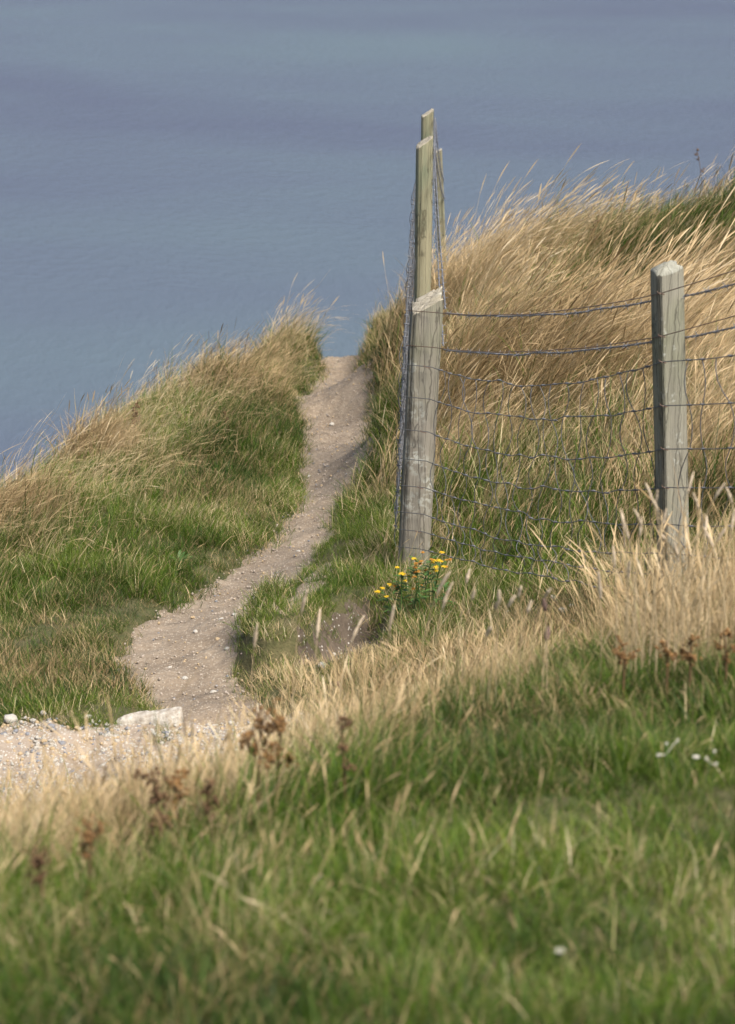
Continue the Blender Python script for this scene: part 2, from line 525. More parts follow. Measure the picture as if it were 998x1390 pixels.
def build_ground():
    outs = [0.1, 0.25, 0.5, 0.9, 1.5, 2.5, 4, 6, 9, 13, 18, 25, 34, 45]
    xs = axis(-4.2, 4.2, 0.035, outs)
    ys = axis(1.6, 18.4, 0.035, [0.1, 0.25, 0.5, 0.9, 1.5, 2.5, 4, 6, 9, 13, 18, 24, 32, 42])
    X, Y = np.meshgrid(xs, ys)
    Z = H(X, Y)
    ny, nx = X.shape
    v = np.stack([X, Y, Z], -1).reshape(-1, 3)
    i = np.arange(ny * nx).reshape(ny, nx)
    f = np.stack([i[:-1, :-1], i[:-1, 1:], i[1:, 1:], i[1:, :-1]], -1).reshape(-1, 4)
    # a wall down to below the sea all round, so the headland is solid
    rim = np.r_[i[0, :], i[1:, -1], i[-1, -2::-1], i[-2:0:-1, 0]]
    low = v[rim].copy(); low[:, 2] = SEA_Z - 2
    k = len(v) + np.arange(len(rim))
    v = np.vstack([v, low])
    f2 = np.stack([rim, k, np.roll(k, -1), np.roll(rim, -1)], -1)
    o = mesh_obj("ground", v, np.vstack([f, f2]), M["soil"])
    tag(o, "cliff top ground under the grass, falling away to the sea", None, None, "structure")

def edge_noise(x, y, seed):
    return (fbm(x, y, 14, 21 + seed) - 0.5) * 0.07

def sheet(name, poly, mat, label, step=0.016, lift=0.006, rough=0.012, seed=0):
    x0, y0 = poly.min(0) - 0.06; x1, y1 = poly.max(0) + 0.06
    x0 = max(x0, -3.2)
    X, Y = np.meshgrid(np.arange(x0, x1, step), np.arange(y0, y1, step))
    sd = sd_poly(X, Y, poly) + edge_noise(X, Y, seed)
    Z = H(X, Y) + lift + (fbm(X, Y, 22, 31 + seed, 3) - 0.5) * rough - 0.035 * (1 - smooth(-0.05, 0.012, sd))
    ok = sd > -0.05
    ny, nx = X.shape
    i = np.arange(ny * nx).reshape(ny, nx)
    keep = ok[:-1, :-1] & ok[:-1, 1:] & ok[1:, 1:] & ok[1:, :-1]
    f = np.stack([i[:-1, :-1], i[:-1, 1:], i[1:, 1:], i[1:, :-1]], -1)[keep]
    used = np.unique(f)
    mp = np.zeros(ny * nx, int); mp[used] = np.arange(len(used))
    v = np.stack([X, Y, Z], -1).reshape(-1, 3)[used]
    o = mesh_obj(name, v, mp[f], mat)
    return tag(o, label, None, None, "structure")

build_ground()
sheet("path", PATH, M["path"], "narrow trodden earth footpath running out to the cliff edge", 0.02, 0.008, 0.022)
sheet("gravel_path", GRAVEL, M["gravel"], "patch of pale chalky gravel at the foot of the footpath", 0.018, 0.013, 0.025, 5)
sheet("side_path", TRACK, M["path"], "short bare side track beside the footpath", 0.014, 0.010, 0.02, 9)
sheet("bare_earth", EARTH, M["earth"], "bare earth hollow below the corner post, bank shade put into its dark colour", 0.016, 0.010, 0.035, 13)

def build_sea():
    rings = [0, 60, 120, 250, 500, 1000, 2500, 6000, 15000, 40000]
    seg = 96
    v = [(0, 0, SEA_Z)]
    f = []
    for r in rings[1:]:
        for k in range(seg):
            a = 2 * math.pi * k / seg
            v.append((r * math.cos(a), r * math.sin(a), SEA_Z))
    for k in range(seg):
        f.append((0, 1 + k, 1 + (k + 1) % seg))
    for ri in range(len(rings) - 2):
        a0 = 1 + ri * seg; b0 = a0 + seg
        for k in range(seg):
            f.append((a0 + k, b0 + k, b0 + (k + 1) % seg, a0 + (k + 1) % seg))
    tag(mesh_obj("sea", v, f, M["sea"]), "calm blue grey sea far below the cliff", None, None, "structure")
build_sea()

# ------------------------------------------------------------------ tubes, posts, wires
def tube(pts, rad, sides=6, cap=True):
    """vertices and faces of a tube through pts; rad a number or one per point"""
    p = np.asarray(pts, float)
    n = len(p)
    r = np.full(n, rad, float) if np.isscalar(rad) else np.asarray(rad, float)
    t = np.gradient(p, axis=0)
    t /= np.linalg.norm(t, axis=1)[:, None] + 1e-12
    ref = np.array((0, 0, 1.0)) if abs(t[0][2]) < 0.9 else np.array((1.0, 0, 0))
    V = []
    u = np.cross(ref, t[0]); u /= np.linalg.norm(u)
    for i in range(n):
        u = u - t[i] * (u @ t[i]); u /= np.linalg.norm(u) + 1e-12
        w = np.cross(t[i], u)
        for k in range(sides):
            a = 2 * math.pi * k / sides
            V.append(p[i] + r[i] * (math.cos(a) * u + math.sin(a) * w))
    F = []
    for i in range(n - 1):
        for k in range(sides):
            F.append((i * sides + k, i * sides + (k + 1) % sides, (i + 1) * sides + (k + 1) % sides, (i + 1) * sides + k))
    if cap:
        F.append(tuple(range(sides))[::-1])
        F.append(tuple((n - 1) * sides + k for k in range(sides)))
    return np.array(V), F

def join(parts):
    V, F, o = [], [], 0
    for v, f in parts:
        V.append(np.asarray(v)); F += [tuple(int(i) + o for i in q) for q in f]; o += len(v)
    return np.vstack(V), F

def post_mesh(base, top, w, d, yaw, slant=(0, 0), seed=0, corner=0.25, peak=0.0, grooves=0.0022, rings=44, sink=0.35, splits=0):
    """a sawn post: rounded-rectangle section, split and weathered along the grain; returns (sides, top cap)"""
    rg = np.random.default_rng(seed)
    base = np.asarray(base, float); top = np.asarray(top, float)
    ax = top - base
    lo = base - ax * (sink / np.linalg.norm(ax))
    ns = 40
    a = np.linspace(0, 2 * np.pi, ns, endpoint=False)
    e = corner
    cx = np.sign(np.cos(a)) * np.abs(np.cos(a)) ** e * w / 2
    cy = np.sign(np.sin(a)) * np.abs(np.sin(a)) ** e * d / 2
    gr = rg.normal(0, 1, ns); gr = gr * grooves
    for k in rg.choice(ns, splits, replace=False):
        gr[k] -= rg.uniform(.006, .012)
    V = []
    cyaw, syaw = math.cos(yaw), math.sin(yaw)
    length = np.linalg.norm(top - lo)
    for i in range(rings + 1):
        s = i / rings
        c = lo + (top - lo) * s
        wob = 1 + 0.025 * (vnoise(s * 7, seed, 1, seed) - 0.5)
        drift = gr * (0.7 + 0.6 * vnoise(np.arange(ns) * 0.5, s * 6, 1, seed + 3))
        x = cx * wob * (1 + drift / (w / 2)); y = cy * wob * (1 + drift / (d / 2))
        z = np.zeros(ns)
        if s > 0.9:
            fz = (s - 0.9) / 0.1
            z = z + fz * (slant[0] * x / w + slant[1] * y / d) + fz * (vnoise(np.arange(ns) * .6, seed, 1, seed + 9) - .5) * 0.012
        V.append(np.stack([c[0] + x * cyaw - y * syaw, c[1] + x * syaw + y * cyaw, c[2] + z], -1))
    V = np.array(V)
    F = []
    for i in range(rings):
        for k in range(ns):
            k2 = (k + 1) % ns
            F.append((i * ns + k, i * ns + k2, (i + 1) * ns + k2, (i + 1) * ns + k))
    rim = V[-1]
    cen = rim.mean(0)
    cap = [rim]
    for sc in (0.93, 0.6, 0.25):
        q = cen + (rim - cen) * sc
        q[:, 2] += peak * (1 - sc) + rg.normal(0, 0.0022, ns) + (0.004 if sc == 0.93 else 0)
        cap.append(q)
    cap = np.array(cap)
    CF = []
    for i in range(3):
        for k in range(ns):
            k2 = (k + 1) % ns
            CF.append((i * ns + k, i * ns + k2, (i + 1) * ns + k2, (i + 1) * ns + k))
    CF.append(tuple(3 * ns + k for k in range(ns)))
    return (V.reshape(-1, 3), F), (cap.reshape(-1, 3), CF)

# post bases and tops
pA0, pA1 = P(560, 790, 9.0), P(580, 409, 9.02)
pR0, pR1 = P(917, 835, 7.0), P(906, 366, 7.0)
pB0, pB1 = P(572, 497, 11.5), P(576, 193, 11.5)
pC0, pC1 = P(577, 405, 14.0), P(580.5, 154, 14.0)
pD0, pD1 = P(604, 420, 16.4), P(594, 205, 16.3)
pN0 = np.array((1.92, 4.95, float(H(np.array([1.92]), np.array([4.95]))[0])))
pN1 = pN0 + np.array((0.0, 0.0, 1.26))
for p in (pA0, pR0, pB0, pC0, pD0):
    p[2] = min(p[2], float(H(np.array([p[0]]), np.array([p[1]]))[0]) + 0.0)
fence = thing("wire_fence", tuple(pA0), "weathered post and wire fence with sagging netting and barbed wire along the slope", "fence")

def add_post(base, top, w, d, yaw, ms, mt, label, **kw):
    (v, f), (cv, cf) = post_mesh(base, top, w, d, yaw, **kw)
    o = mesh_obj("post", v, f, ms, fence, tuple(base))
    o["label"] = label
    c = mesh_obj("post_top", cv, cf, mt, None, tuple(base))
    c.parent = o; c.location = (0, 0, 0)
    return o
oA = add_post(pA0, pA1, 0.130, 0.11, R(3), M["wood_a"], M["top_a"], "thick grey cracked corner post with slanting lichened top", slant=(0.075, 0.03), seed=4, corner=0.33, grooves=0.0035, splits=9)
oR = add_post(pR0, pR1, 0.088, 0.075, R(14), M["wood_r"], M["top_r"], "square silvery post with pale pointed top", slant=(0.02, 0.01), seed=9, corner=0.22, peak=0.03, splits=5)
oB = add_post(pB0, pB1, 0.080, 0.078, R(10), M["wood_b"], M["top_a"], "green stained post standing behind the corner post", slant=(0.055, 0.0), seed=14, corner=0.5)
oC = add_post(pC0, pC1, 0.074, 0.07, R(10), M["wood_b"], M["top_a"], "tall pale post rising highest against the sea", slant=(0.045, 0.0), seed=19, corner=0.45)
oD = add_post(pD0, pD1, 0.065, 0.065, R(0), M["wood_b"], M["top_a"], "slim leaning post beyond the others", slant=(0.02, 0.0), seed=23, corner=0.6)
oN = add_post(pN0, pN1, 0.094, 0.085, R(30), M["wood_r"], M["top_r"], "square silvery post up the slope", slant=(0.02, 0.01), seed=29, corner=0.22, peak=0.03)

def on_post(p0, p1, h):
    ax = (p1 - p0); L = np.linalg.norm(ax)
    return p0 + ax * (h / L)

def catenary(a, b, sag, n, wob=0.0, seed=0):
    t = np.linspace(0, 1, n)[:, None]
    p = a * (1 - t) + b * t
    p[:, 2] -= sag * (4 * t[:, 0] * (1 - t[:, 0]))
    if wob:
        k = np.arange(n)
        win = np.sin(np.pi * t[:, 0])
        p[:, 2] += (vnoise(k * 0.35, seed, 1, seed) - 0.5) * wob * win
        p[:, 1] += (vnoise(k * 0.3, seed + 5, 1, seed + 2) - 0.5) * wob * 1.5 * win
    return p

hA = [1.00, 0.86, 0.715, 0.585, 0.465, 0.345, 0.265, 0.185]
hR = [0.935, 0.785, 0.635, 0.50, 0.37, 0.265, 0.185, 0.115]
hB = [h * 0.98 for h in hA]
# offsets: the netting lies on the near face of the corner run, and round the left face of the run to the sea
offR = np.array((-0.030, -0.060, 0))
offA_f = np.array((0.03, -0.083, 0)); offA_c = np.array((-0.082, -0.066, 0)); offA_l = np.array((-0.088, 0.02, 0))
offB = np.array((-0.052, -0.005, 0)); offC = np.array((-0.046, 0, 0)); offD = np.array((-0.02, -0.04, 0)); offN = np.array((-0.03, -0.06, 0))
sags = [0.075, 0.065, 0.07, 0.06, 0.05, 0.05, 0.035, 0.02]
lines = []
for i in range(8):
    n_pt = on_post(pN0, pN1, hR[i]) + offN
    r_pt = on_post(pR0, pR1, hR[i]) + offR
    af = on_post(pA0, pA1, hA[i]) + offA_f
    ac = on_post(pA0, pA1, hA[i] + 0.006) + offA_c
    al = on_post(pA0, pA1, hA[i] + 0.01) + offA_l
    b_ = on_post(pB0, pB1, hB[i]) + offB
    c__ = on_post(pC0, pC1, hB[i] * .98) + offC
    d_ = on_post(pD0, pD1, hB[i] * .9) + offD
    seg_nr = catenary(n_pt, r_pt, 0.06, 30, 0.02, i)
    seg_ra = catenary(r_pt, af, sags[i], 61, 0.022, i + 10)
    # netting held up at the post, hanging just beside it
    seg_ab = catenary(al, b_, 0.03, 36, 0.03, i + 20)
    seg_bc = catenary(b_, c__, 0.03, 30, 0.03, i + 30)
    seg_cd = catenary(c__, d_, 0.05, 24, 0.03, i + 40)
    whole = np.vstack([seg_nr[:-1], seg_ra, ac[None], seg_ab, seg_bc[1:], seg_cd[1:]])
    lines.append((whole, seg_nr, seg_ra, seg_ab, seg_bc, seg_cd))
    rad = np.full(len(whole), 0.0018)
    knots = []
    for sg, nk in ((seg_nr, 19), (seg_ra, 20), (seg_ab, 20)):
        for k in range(1, nk):
            q = sg[int(round(k / nk * (len(sg) - 1)))]
            kv, kf = tube([q + (-.009, .004, 0), q + (-.003, 0, 0), q + (.003, 0, 0), q + (.009, -.004, 0)], [0.0018, 0.0042, 0.0042, 0.0018], 5)
            knots.append((kv, kf))
    v, f = join([tube(whole, rad, 5)] + knots)
    mesh_obj("line_wire", v, f, M["wire"], fence, tuple(whole[0]))

# upright stay wires of the netting, each bent between the line wires
for si, nk in ((1, 19), (2, 20), (3, 20), (4, 18)):
    for k in range(1, nk):
        pts = []
        for i in range(8):
            sg = lines[i][si]
            kk = int(round((k + (0.25 * math.sin(i * 1.3 + k * 0.9) if si < 3 else 0.1 * math.sin(i * 2 + k))) / nk * (len(sg) - 1)))
            kk = min(max(kk, 0), len(sg) - 1)
            pts.append(sg[kk])
        full = []
        rg = random.Random(si * 100 + k)
        for i in range(7):
            a, b = pts[i], pts[i + 1]
            bow = rg.uniform(0.006, 0.02) * (1 if (i + k) % 2 else -1)
            for t in (0, .25, .5, .75):
                q = a * (1 - t) + b * t
                q = q + np.array((bow * math.sin(math.pi * t), 0, 0))
                full.append(q)
        full.append(pts[7])
        v, f = tube(full, 0.0016, 4)
        mesh_obj("stay_wire", v, f, M["wire"], fence, tuple(full[0]))

def barbed(path, pitch=0.05, every=0.115, seed=0):
    p = np.asarray(path)
    seg = np.r_[0, np.cumsum(np.linalg.norm(np.diff(p, axis=0), axis=1))]
    L = seg[-1]
    s = np.arange(0, L, 0.011)
    c = np.stack([np.interp(s, seg, p[:, j]) for j in range(3)], -1)
    t = np.gradient(c, axis=0); t /= np.linalg.norm(t, axis=1)[:, None]
    side = np.cross(t, (0, 0, 1.0)); side /= np.linalg.norm(side, axis=1)[:, None]
    up = np.cross(side, t)
    parts = []
    for ph in (0, math.pi):
        a = 2 * math.pi * s / pitch + ph
        parts.append(tube(c + 0.0028 * (np.cos(a)[:, None] * side + np.sin(a)[:, None] * up), 0.0020, 4))
    rg = random.Random(seed)
    x = 0.04
    while x < L - 0.03:
        i = int(np.searchsorted(s, x)) - 1
        q, ti, si, ui = c[i], t[i], side[i], up[i]
        a0 = rg.uniform(0, 6.28)
        parts.append(tube([q - ti * .007, q - ti * .003, q + ti * .003, q + ti * .007], [0.003, 0.0048, 0.0048, 0.003], 6))
        for k in range(4):
            a = a0 + k * math.pi / 2 + rg.uniform(-.3, .3)
            dr = math.cos(a) * si + math.sin(a) * ui
            st = q + ti * (-.004 + .0028 * k)
            parts.append(tube([st, st + dr * .010 + ti * .001, st + dr * .0185 + ti * .003], [0.0015, 0.0012, 0.0004], 4))
        x += every * rg.uniform(0.85, 1.15)
    return join(parts)

for bi, (ha, hr, hb) in enumerate(((1.205, 1.115, 1.20), (1.045, 0.975, 1.05))):
    n_pt = on_post(pN0, pN1, hr + .03) + (0.05, 0.05, 0)
    r1 = on_post(pR0, pR1, hr) + (0.030, 0.055, 0)
    r2 = on_post(pR0, pR1, hr - .004) + (-0.035, 0.058, 0)
    a1 = on_post(pA0, pA1, ha) + (0.080, 0.02, 0)
    b1 = on_post(pB0, pB1, hb) + (0.052, 0.0, 0)
    c1 = on_post(pC0, pC1, hb) + (0.047, 0.0, 0)
    d1 = on_post(pD0, pD1, hb * .92) + (0.036, 0.0, 0)
    path = np.vstack([catenary(n_pt, r1, 0.02, 20)[:-1], catenary(r2, a1, 0.03, 40, 0.01, bi)])
    v, f = barbed(path, seed=bi)
    mesh_obj("barbed_wire", v, f, M["barb"], fence, tuple(path[0]))
    path = np.vstack([catenary(a1 + (0, .03, .01), b1, 0.035, 30)[:-1], catenary(b1, c1, 0.03, 24)[:-1], catenary(c1, d1, 0.06, 24)])
    v, f = barbed(path, seed=bi + 5)
    mesh_obj("barbed_wire", v, f, M["barb"], fence, tuple(path[0]))

for pi_, (ha, hr) in enumerate(((1.235, 1.165), (1.085, 1.022))):
    n_pt = on_post(pN0, pN1, hr + .05) + offN
    r_pt = on_post(pR0, pR1, hr) + offR
    a_pt = on_post(pA0, pA1, ha) + (0.03, -0.080, 0)
    path = np.vstack([catenary(n_pt, r_pt, 0.01, 16)[:-1], catenary(r_pt, a_pt, 0.035, 40, 0.006, 60 + pi_), (on_post(pA0, pA1, ha) + (-0.08, -0.05, 0))[None]])
    v, f = tube(path, 0.0017, 5)
    mesh_obj("plain_wire", v, f, M["staple"], fence, tuple(path[0]))

def staple(parent, q, base):
    v, f = tube([q + (-.011, .012, .004), q + (-.011, -.004, .003), q + (0, -.006, 0), q + (.011, -.004, -.003), q + (.011, .012, -.004)], 0.0016, 5)
    o = mesh_obj("staple", v, f, M["staple"], None, tuple(base))
    o.parent = parent; o.location = (0, 0, 0)
for h in hA[:7:2]:
    staple(oA, on_post(pA0, pA1, h) + offA_f + (-.02, 0, 0), pA0)
for h in hR[:6] + [1.165, 1.022]:
    staple(oR, on_post(pR0, pR1, h) + offR, pR0)

# ------------------------------------------------------------------ stones
def rock_mesh(seed, flat=0.6, rough=0.28, sub=2):
    import bmesh
    bm = bmesh.new()
    bmesh.ops.create_icosphere(bm, subdivisions=sub, radius=1)
    rg = np.random.default_rng(seed)
    dirs = rg.normal(0, 1, (9, 3)); dirs /= np.linalg.norm(dirs, axis=1)[:, None]
    cut = rg.uniform(0.55, 0.95, 9)
    for v in bm.verts:
        c = np.array(v.co)
        k = 1.0
        for d, q in zip(dirs, cut):
            dt = c @ d
            if dt > q:
                k = min(k, q / dt)
        c = c * k * (1 + rg.normal(0, rough * 0.12))
        v.co = (c[0], c[1] * 0.8, c[2] * flat)
    me = bpy.data.meshes.new("stone")
    bm.to_mesh(me); bm.free()
    me.polygons.foreach_set("use_smooth", [True] * len(me.polygons))
    return me
ROCKS = {}
for mk in ("chalk", "flint", "tanstone"):
    for s in range(4):
        me = rock_mesh(40 + s)
        me.materials.append(M[mk])
        ROCKS[(mk, s)] = me

def Hs(x, y):
    return float(H(np.array([x]), np.array([y]))[0])

def hit(px, py, ymin=6.0):
    p = ground_hit(px, py, ymin)
    return np.array((p[0], p[1], Hs(p[0], p[1])))

# the long chalk slab at the head of the gravel
def slab_mesh():
    nx, ny = 34, 15
    V, F = [], []
    for i in range(nx):
        for j in range(ny):
            t, u = i / (nx - 1), j / (ny - 1) * 2 - 1
            half = (0.016 + 0.034 * t ** .7) * (1 + .5 * (float(vnoise(t * 9, 3.0, 1, 41)) - .5)) * min(1, (1 - t) * 14 + .25)
            x = -0.115 + 0.23 * t + .02 * (float(vnoise(u * 2, t * 3, 1, 42)) - .5)
            prof = max(0.0, 1 - abs(u) ** 3.5)
            h = (0.010 + 0.030 * t) * prof + .012 * (float(fbm(t * 12, u * 3, 1.0, 43)) - .5) * prof
            V.append((x, u * half + .012 * math.sin(t * 5), h - 0.022 * (1 - prof) - (.03 if i in (0, nx - 1) else 0)))
    for i in range(nx - 1):
        for j in range(ny - 1):
            F.append((i * ny + j, (i + 1) * ny + j, (i + 1) * ny + j + 1, i * ny + j + 1))
    low = len(V)
    ring = [i * ny for i in range(nx)] + [(nx - 1) * ny + j for j in range(1, ny)] + [i * ny + ny - 1 for i in range(nx - 2, -1, -1)] + [j for j in range(ny - 2, 0, -1)]
    V += [(V[k][0], V[k][1], -.06) for k in ring]
    n = len(ring)
    for k in range(n):
        F.append((ring[k], low + k, low + (k + 1) % n, ring[(k + 1) % n]))
    return V, F
sv, sf = slab_mesh()
p = hit(204, 984)
o = mesh_obj("chalk_rock", sv, sf, M["slab"])
o.location = (p[0], p[1], p[2] + 0.020); o.rotation_euler = (R(4), 0, R(10))
tag(o, "long white chalk slab lying at the grass edge above the gravel", "rock")

stones = [  # px, py, size in metres, material, label
    (16, 992, .034, "chalk", "white flat chalk stone lying in the gravel"), (70, 1003, .02, "flint", None), (120, 990, .017, "chalk", None), (85, 1020, .016, "flint", None),
    (150, 1012, .018, "chalk", None), (52, 1030, .016, "chalk", None), (112, 1035, .018, "chalk", None), (30, 1046, .016, "tanstone", None), (140, 1050, .017, "chalk", None),
    (160, 985, .016, "chalk", None), (180, 1018, .017, "chalk", None), (95, 1056, .016, "flint", None), (6, 1012, .018, "flint", None), (60, 985, .016, "chalk", None), (98, 978, .015, "tanstone", None),
    (300, 835, .018, "chalk", None), (318, 825, .013, "chalk", None), (265, 850, .014, "chalk", None), (345, 795, .013, "chalk", None), (405, 733, .016, "chalk", None), (308, 870, .015, "chalk", None),
    (250, 905, .016, "chalk", None), (290, 925, .018, "chalk", None), (230, 890, .013, "chalk", None), (295, 855, .013, "tanstone", None), (450, 567, .022, "chalk", None), (420, 640, .014, "chalk", None), (377, 768, .012, "flint", None),
    (437, 905, .022, "chalk", None), (415, 897, .018, "tanstone", None), (453, 858, .014, "chalk", None), (465, 882, .012, "chalk", None), (315, 962, .02, "chalk", None), (340, 955, .016, "tanstone", None), (290, 962, .018, "chalk", None),
    (753, 816, .022, "chalk", None), (765, 833, .024, "chalk", None), (775, 825, .015, "chalk", None), (778, 854, .018, "chalk", None), (735, 845, .014, "tanstone", None), (690, 832, .013, "chalk", None)]
for i, (px, py, s, mk, lab) in enumerate(stones):
    p = hit(px, py)
    o = bpy.data.objects.new("stone", ROCKS[(mk, i % 4)]); COL.objects.link(o)
    o.location = (p[0], p[1], p[2] + s * 0.35 + 0.004); o.scale = (s, s, s)
    o.rotation_euler = (random.uniform(-.3, .3), random.uniform(-.3, .3), random.uniform(0, 6.28))
    col = {"chalk": "white chalk", "flint": "dark grey flint", "tanstone": "ochre brown"}[mk]
    where = "in the pale gravel patch" if px < 200 and py > 970 else ("in the thin grass before the netting" if px > 600 else ("on the trodden footpath" if not (400 < px < 480 and py > 840) else "in the dark earth hollow below the corner post"))
    tag(o, lab or f"small {col} stone lying {where}", "stone", None if lab else f"{col} stones {where}")

# ------------------------------------------------------------------ grass tufts (stuff)
def strips(rg, n, rad, L, w, th0, bend, az_c, az_sd, nseg, prof, kind, thr=None):
    """n blades as ribbons: returns verts (n,nseg+1,2,3) flattened, faces, per-vertex (rand, t, threshold)"""
    ts = np.linspace(0, 1, nseg + 1) if not isinstance(prof, tuple) else np.array(prof[0])
    nseg = len(ts) - 1
    a = rg.uniform(0, 2 * np.pi, n); r = rad * np.sqrt(rg.uniform(0, 1, n))
    base = np.stack([r * np.cos(a), r * np.sin(a), np.full(n, -0.015)], -1)
    Ln = rg.uniform(*L, n); wn_ = rg.uniform(*w, n)
    t0 = rg.uniform(*th0, n); bd = rg.uniform(*bend, n)
    az = rg.normal(az_c, az_sd, n)
    pos = [base]
    for i in range(nseg):
        tm = (ts[i] + ts[i + 1]) / 2
        th = t0 + bd * tm ** 1.5
        dl = (ts[i + 1] - ts[i]) * Ln
        pos.append(pos[-1] + np.stack([np.sin(th) * np.cos(az), np.sin(th) * np.sin(az), np.cos(th)], -1) * dl[:, None])
    pos = np.stack(pos, 1)
    sa = rg.uniform(0, np.pi, n)
    side = np.stack([np.cos(sa), np.sin(sa), np.zeros(n)], -1)
    pw = np.array(prof[1]) if isinstance(prof, tuple) else (1 - ts ** 2.2) * 0.95 + 0.05
    off = side[:, None, :] * (wn_[:, None] * pw[None, :] / 2)[..., None]
    V = np.stack([pos - off, pos + off], 2)
    nv = (nseg + 1) * 2
    q = np.arange(nseg)
    f1 = np.stack([2 * q, 2 * q + 1, 2 * q + 3, 2 * q + 2], -1)
    F = (f1[None] + (np.arange(n) * nv)[:, None, None]).reshape(-1, 4)
    rnd = rg.uniform(0, 1, n)
    th_ = rg.uniform(0, 1, n) if thr is None else np.full(n, thr)
    C = np.stack([np.repeat(rnd, nv), np.tile(np.repeat(ts, 2), n), np.repeat(th_, nv), np.ones(n * nv)], -1)
    return V.reshape(-1, 3), F, C

def tuft(name, groups, seed):
    rg = np.random.default_rng(seed)
    Vs, Fs, Cs, o = [], [], [], 0
    for g in groups:
        v, f, c = strips(rg, **g)
        Vs.append(v); Fs.append(f + o); Cs.append(c); o += len(v)
    V, F, C = np.vstack(Vs), np.vstack(Fs), np.vstack(Cs)
    me = bpy.data.meshes.new(name)
    me.from_pydata(V.tolist(), [], F.tolist())
    at = me.attributes.new("bl", 'FLOAT_COLOR', 'POINT')
    at.data.foreach_set("color", C.astype(np.float32).ravel())
    me.polygons.foreach_set("use_smooth", [True] * len(me.polygons))
    me.materials.append(M["grass"])
    return bpy.data.objects.new(name, me)

HEADP = ((0, .25, .5, .7, .82, .87, .92, .96, 1.0), (.9, .85, .75, .65, .6, 2.3, 3.0, 2.2, .4))
def T_turf(s):
    return [dict(n=34, rad=.06, L=(.035, .10), w=(.0014, .0028), th0=(.05, .8), bend=(.2, 1.2), az_c=0, az_sd=1.6, nseg=3, prof=None, kind=0)]
def T_meadow(s):
    return [dict(n=26, rad=.06, L=(.10, .25), w=(.0018, .0036), th0=(.05, .55), bend=(.3, 1.5), az_c=0.1, az_sd=1.0, nseg=5, prof=None, kind=0),
            dict(n=10, rad=.06, L=(.04, .12), w=(.0018, .003), th0=(.1, .9), bend=(.2, 1.2), az_c=0, az_sd=2, nseg=3, prof=None, kind=0),
            dict(n=1, rad=.05, L=(.2, .30), w=(.0012, .0016), th0=(.0, .35), bend=(.2, .9), az_c=0, az_sd=.5, nseg=8, prof=HEADP, kind=1, thr=-1)]
def T_tall(s):
    if s >= 7:
        return [dict(n=34, rad=.09, L=(.22, .50), w=(.0018, .0036), th0=(.08, .55), bend=(.5, 1.6), az_c=0, az_sd=.7, nseg=6, prof=None, kind=0),
                dict(n=12, rad=.09, L=(.12, .28), w=(.002, .0038), th0=(.1, .8), bend=(.4, 1.4), az_c=0, az_sd=1.4, nseg=4, prof=None, kind=0)]
    return [dict(n=22, rad=.08, L=(.30, .60), w=(.0016, .0030), th0=(.22, .70), bend=(.5, 1.5), az_c=0, az_sd=.6, nseg=6, prof=None, kind=0),
            dict(n=8, rad=.08, L=(.12, .30), w=(.002, .0038), th0=(.1, .8), bend=(.4, 1.4), az_c=0, az_sd=1.2, nseg=4, prof=None, kind=0),
            dict(n=8, rad=.07, L=(.42, .70), w=(.0017, .0025), th0=(.18, .60), bend=(.4, 1.2), az_c=0, az_sd=.3, nseg=8, prof=HEADP, kind=1, thr=-1)]
HEADN = ((0, .25, .5, .68, .78, .84, .90, .95, 1.0), (.9, .85, .75, .65, .6, 2.2, 2.8, 2.2, .4))
def T_fan(s):
    return [dict(n=24, rad=.06, L=(.16, .36), w=(.0012, .0027), th0=(.05, .6), bend=(.0, 1.1), az_c=0, az_sd=1.3, nseg=6, prof=None, kind=0),
            dict(n=12, rad=.06, L=(.08, .2), w=(.0012, .0027), th0=(.1, .9), bend=(.2, 1.2), az_c=0, az_sd=2.0, nseg=4, prof=None, kind=0),
            dict(n=6, rad=.06, L=(.24, .42), w=(.0013, .0018), th0=(.0, .5), bend=(.1, .9), az_c=0, az_sd=1.2, nseg=8, prof=HEADN, kind=1, thr=-1)]
NV = 10
LIB = {}
for key, fn in (("turf", T_turf), ("meadow", T_meadow), ("tall", T_tall), ("fan", T_fan)):
    c = bpy.data.collections.new("tufts_" + key)
    for s in range(NV):
        for g in (gs := fn(s)):
            if g["prof"] is None:
                g["prof"] = "blade"
        c.objects.link(tuft(f"tuft_{key}_{s:02d}", gs, 100 + s))
    LIB[key] = c
PEB = bpy.data.collections.new("pebbles")
for i, mk in enumerate(("chalk", "chalk", "chalk", "tanstone", "flint", "chalk")):
    PEB.objects.link(bpy.data.objects.new(f"pebble_{i}", rock_mesh(90 + i, 0.7, 0.3, 1)))
    PEB.objects[-1].data.materials.append(M[mk])
GRIT = bpy.data.collections.new("grit")
for i, mk in enumerate(("grit", "tanstone", "grit", "flint", "grit", "grit")):
    GRIT.objects.link(bpy.data.objects.new(f"grit_{i}", rock_mesh(96 + i, 0.7, 0.3, 1)))
    GRIT.objects[-1].data.materials.append(M[mk])

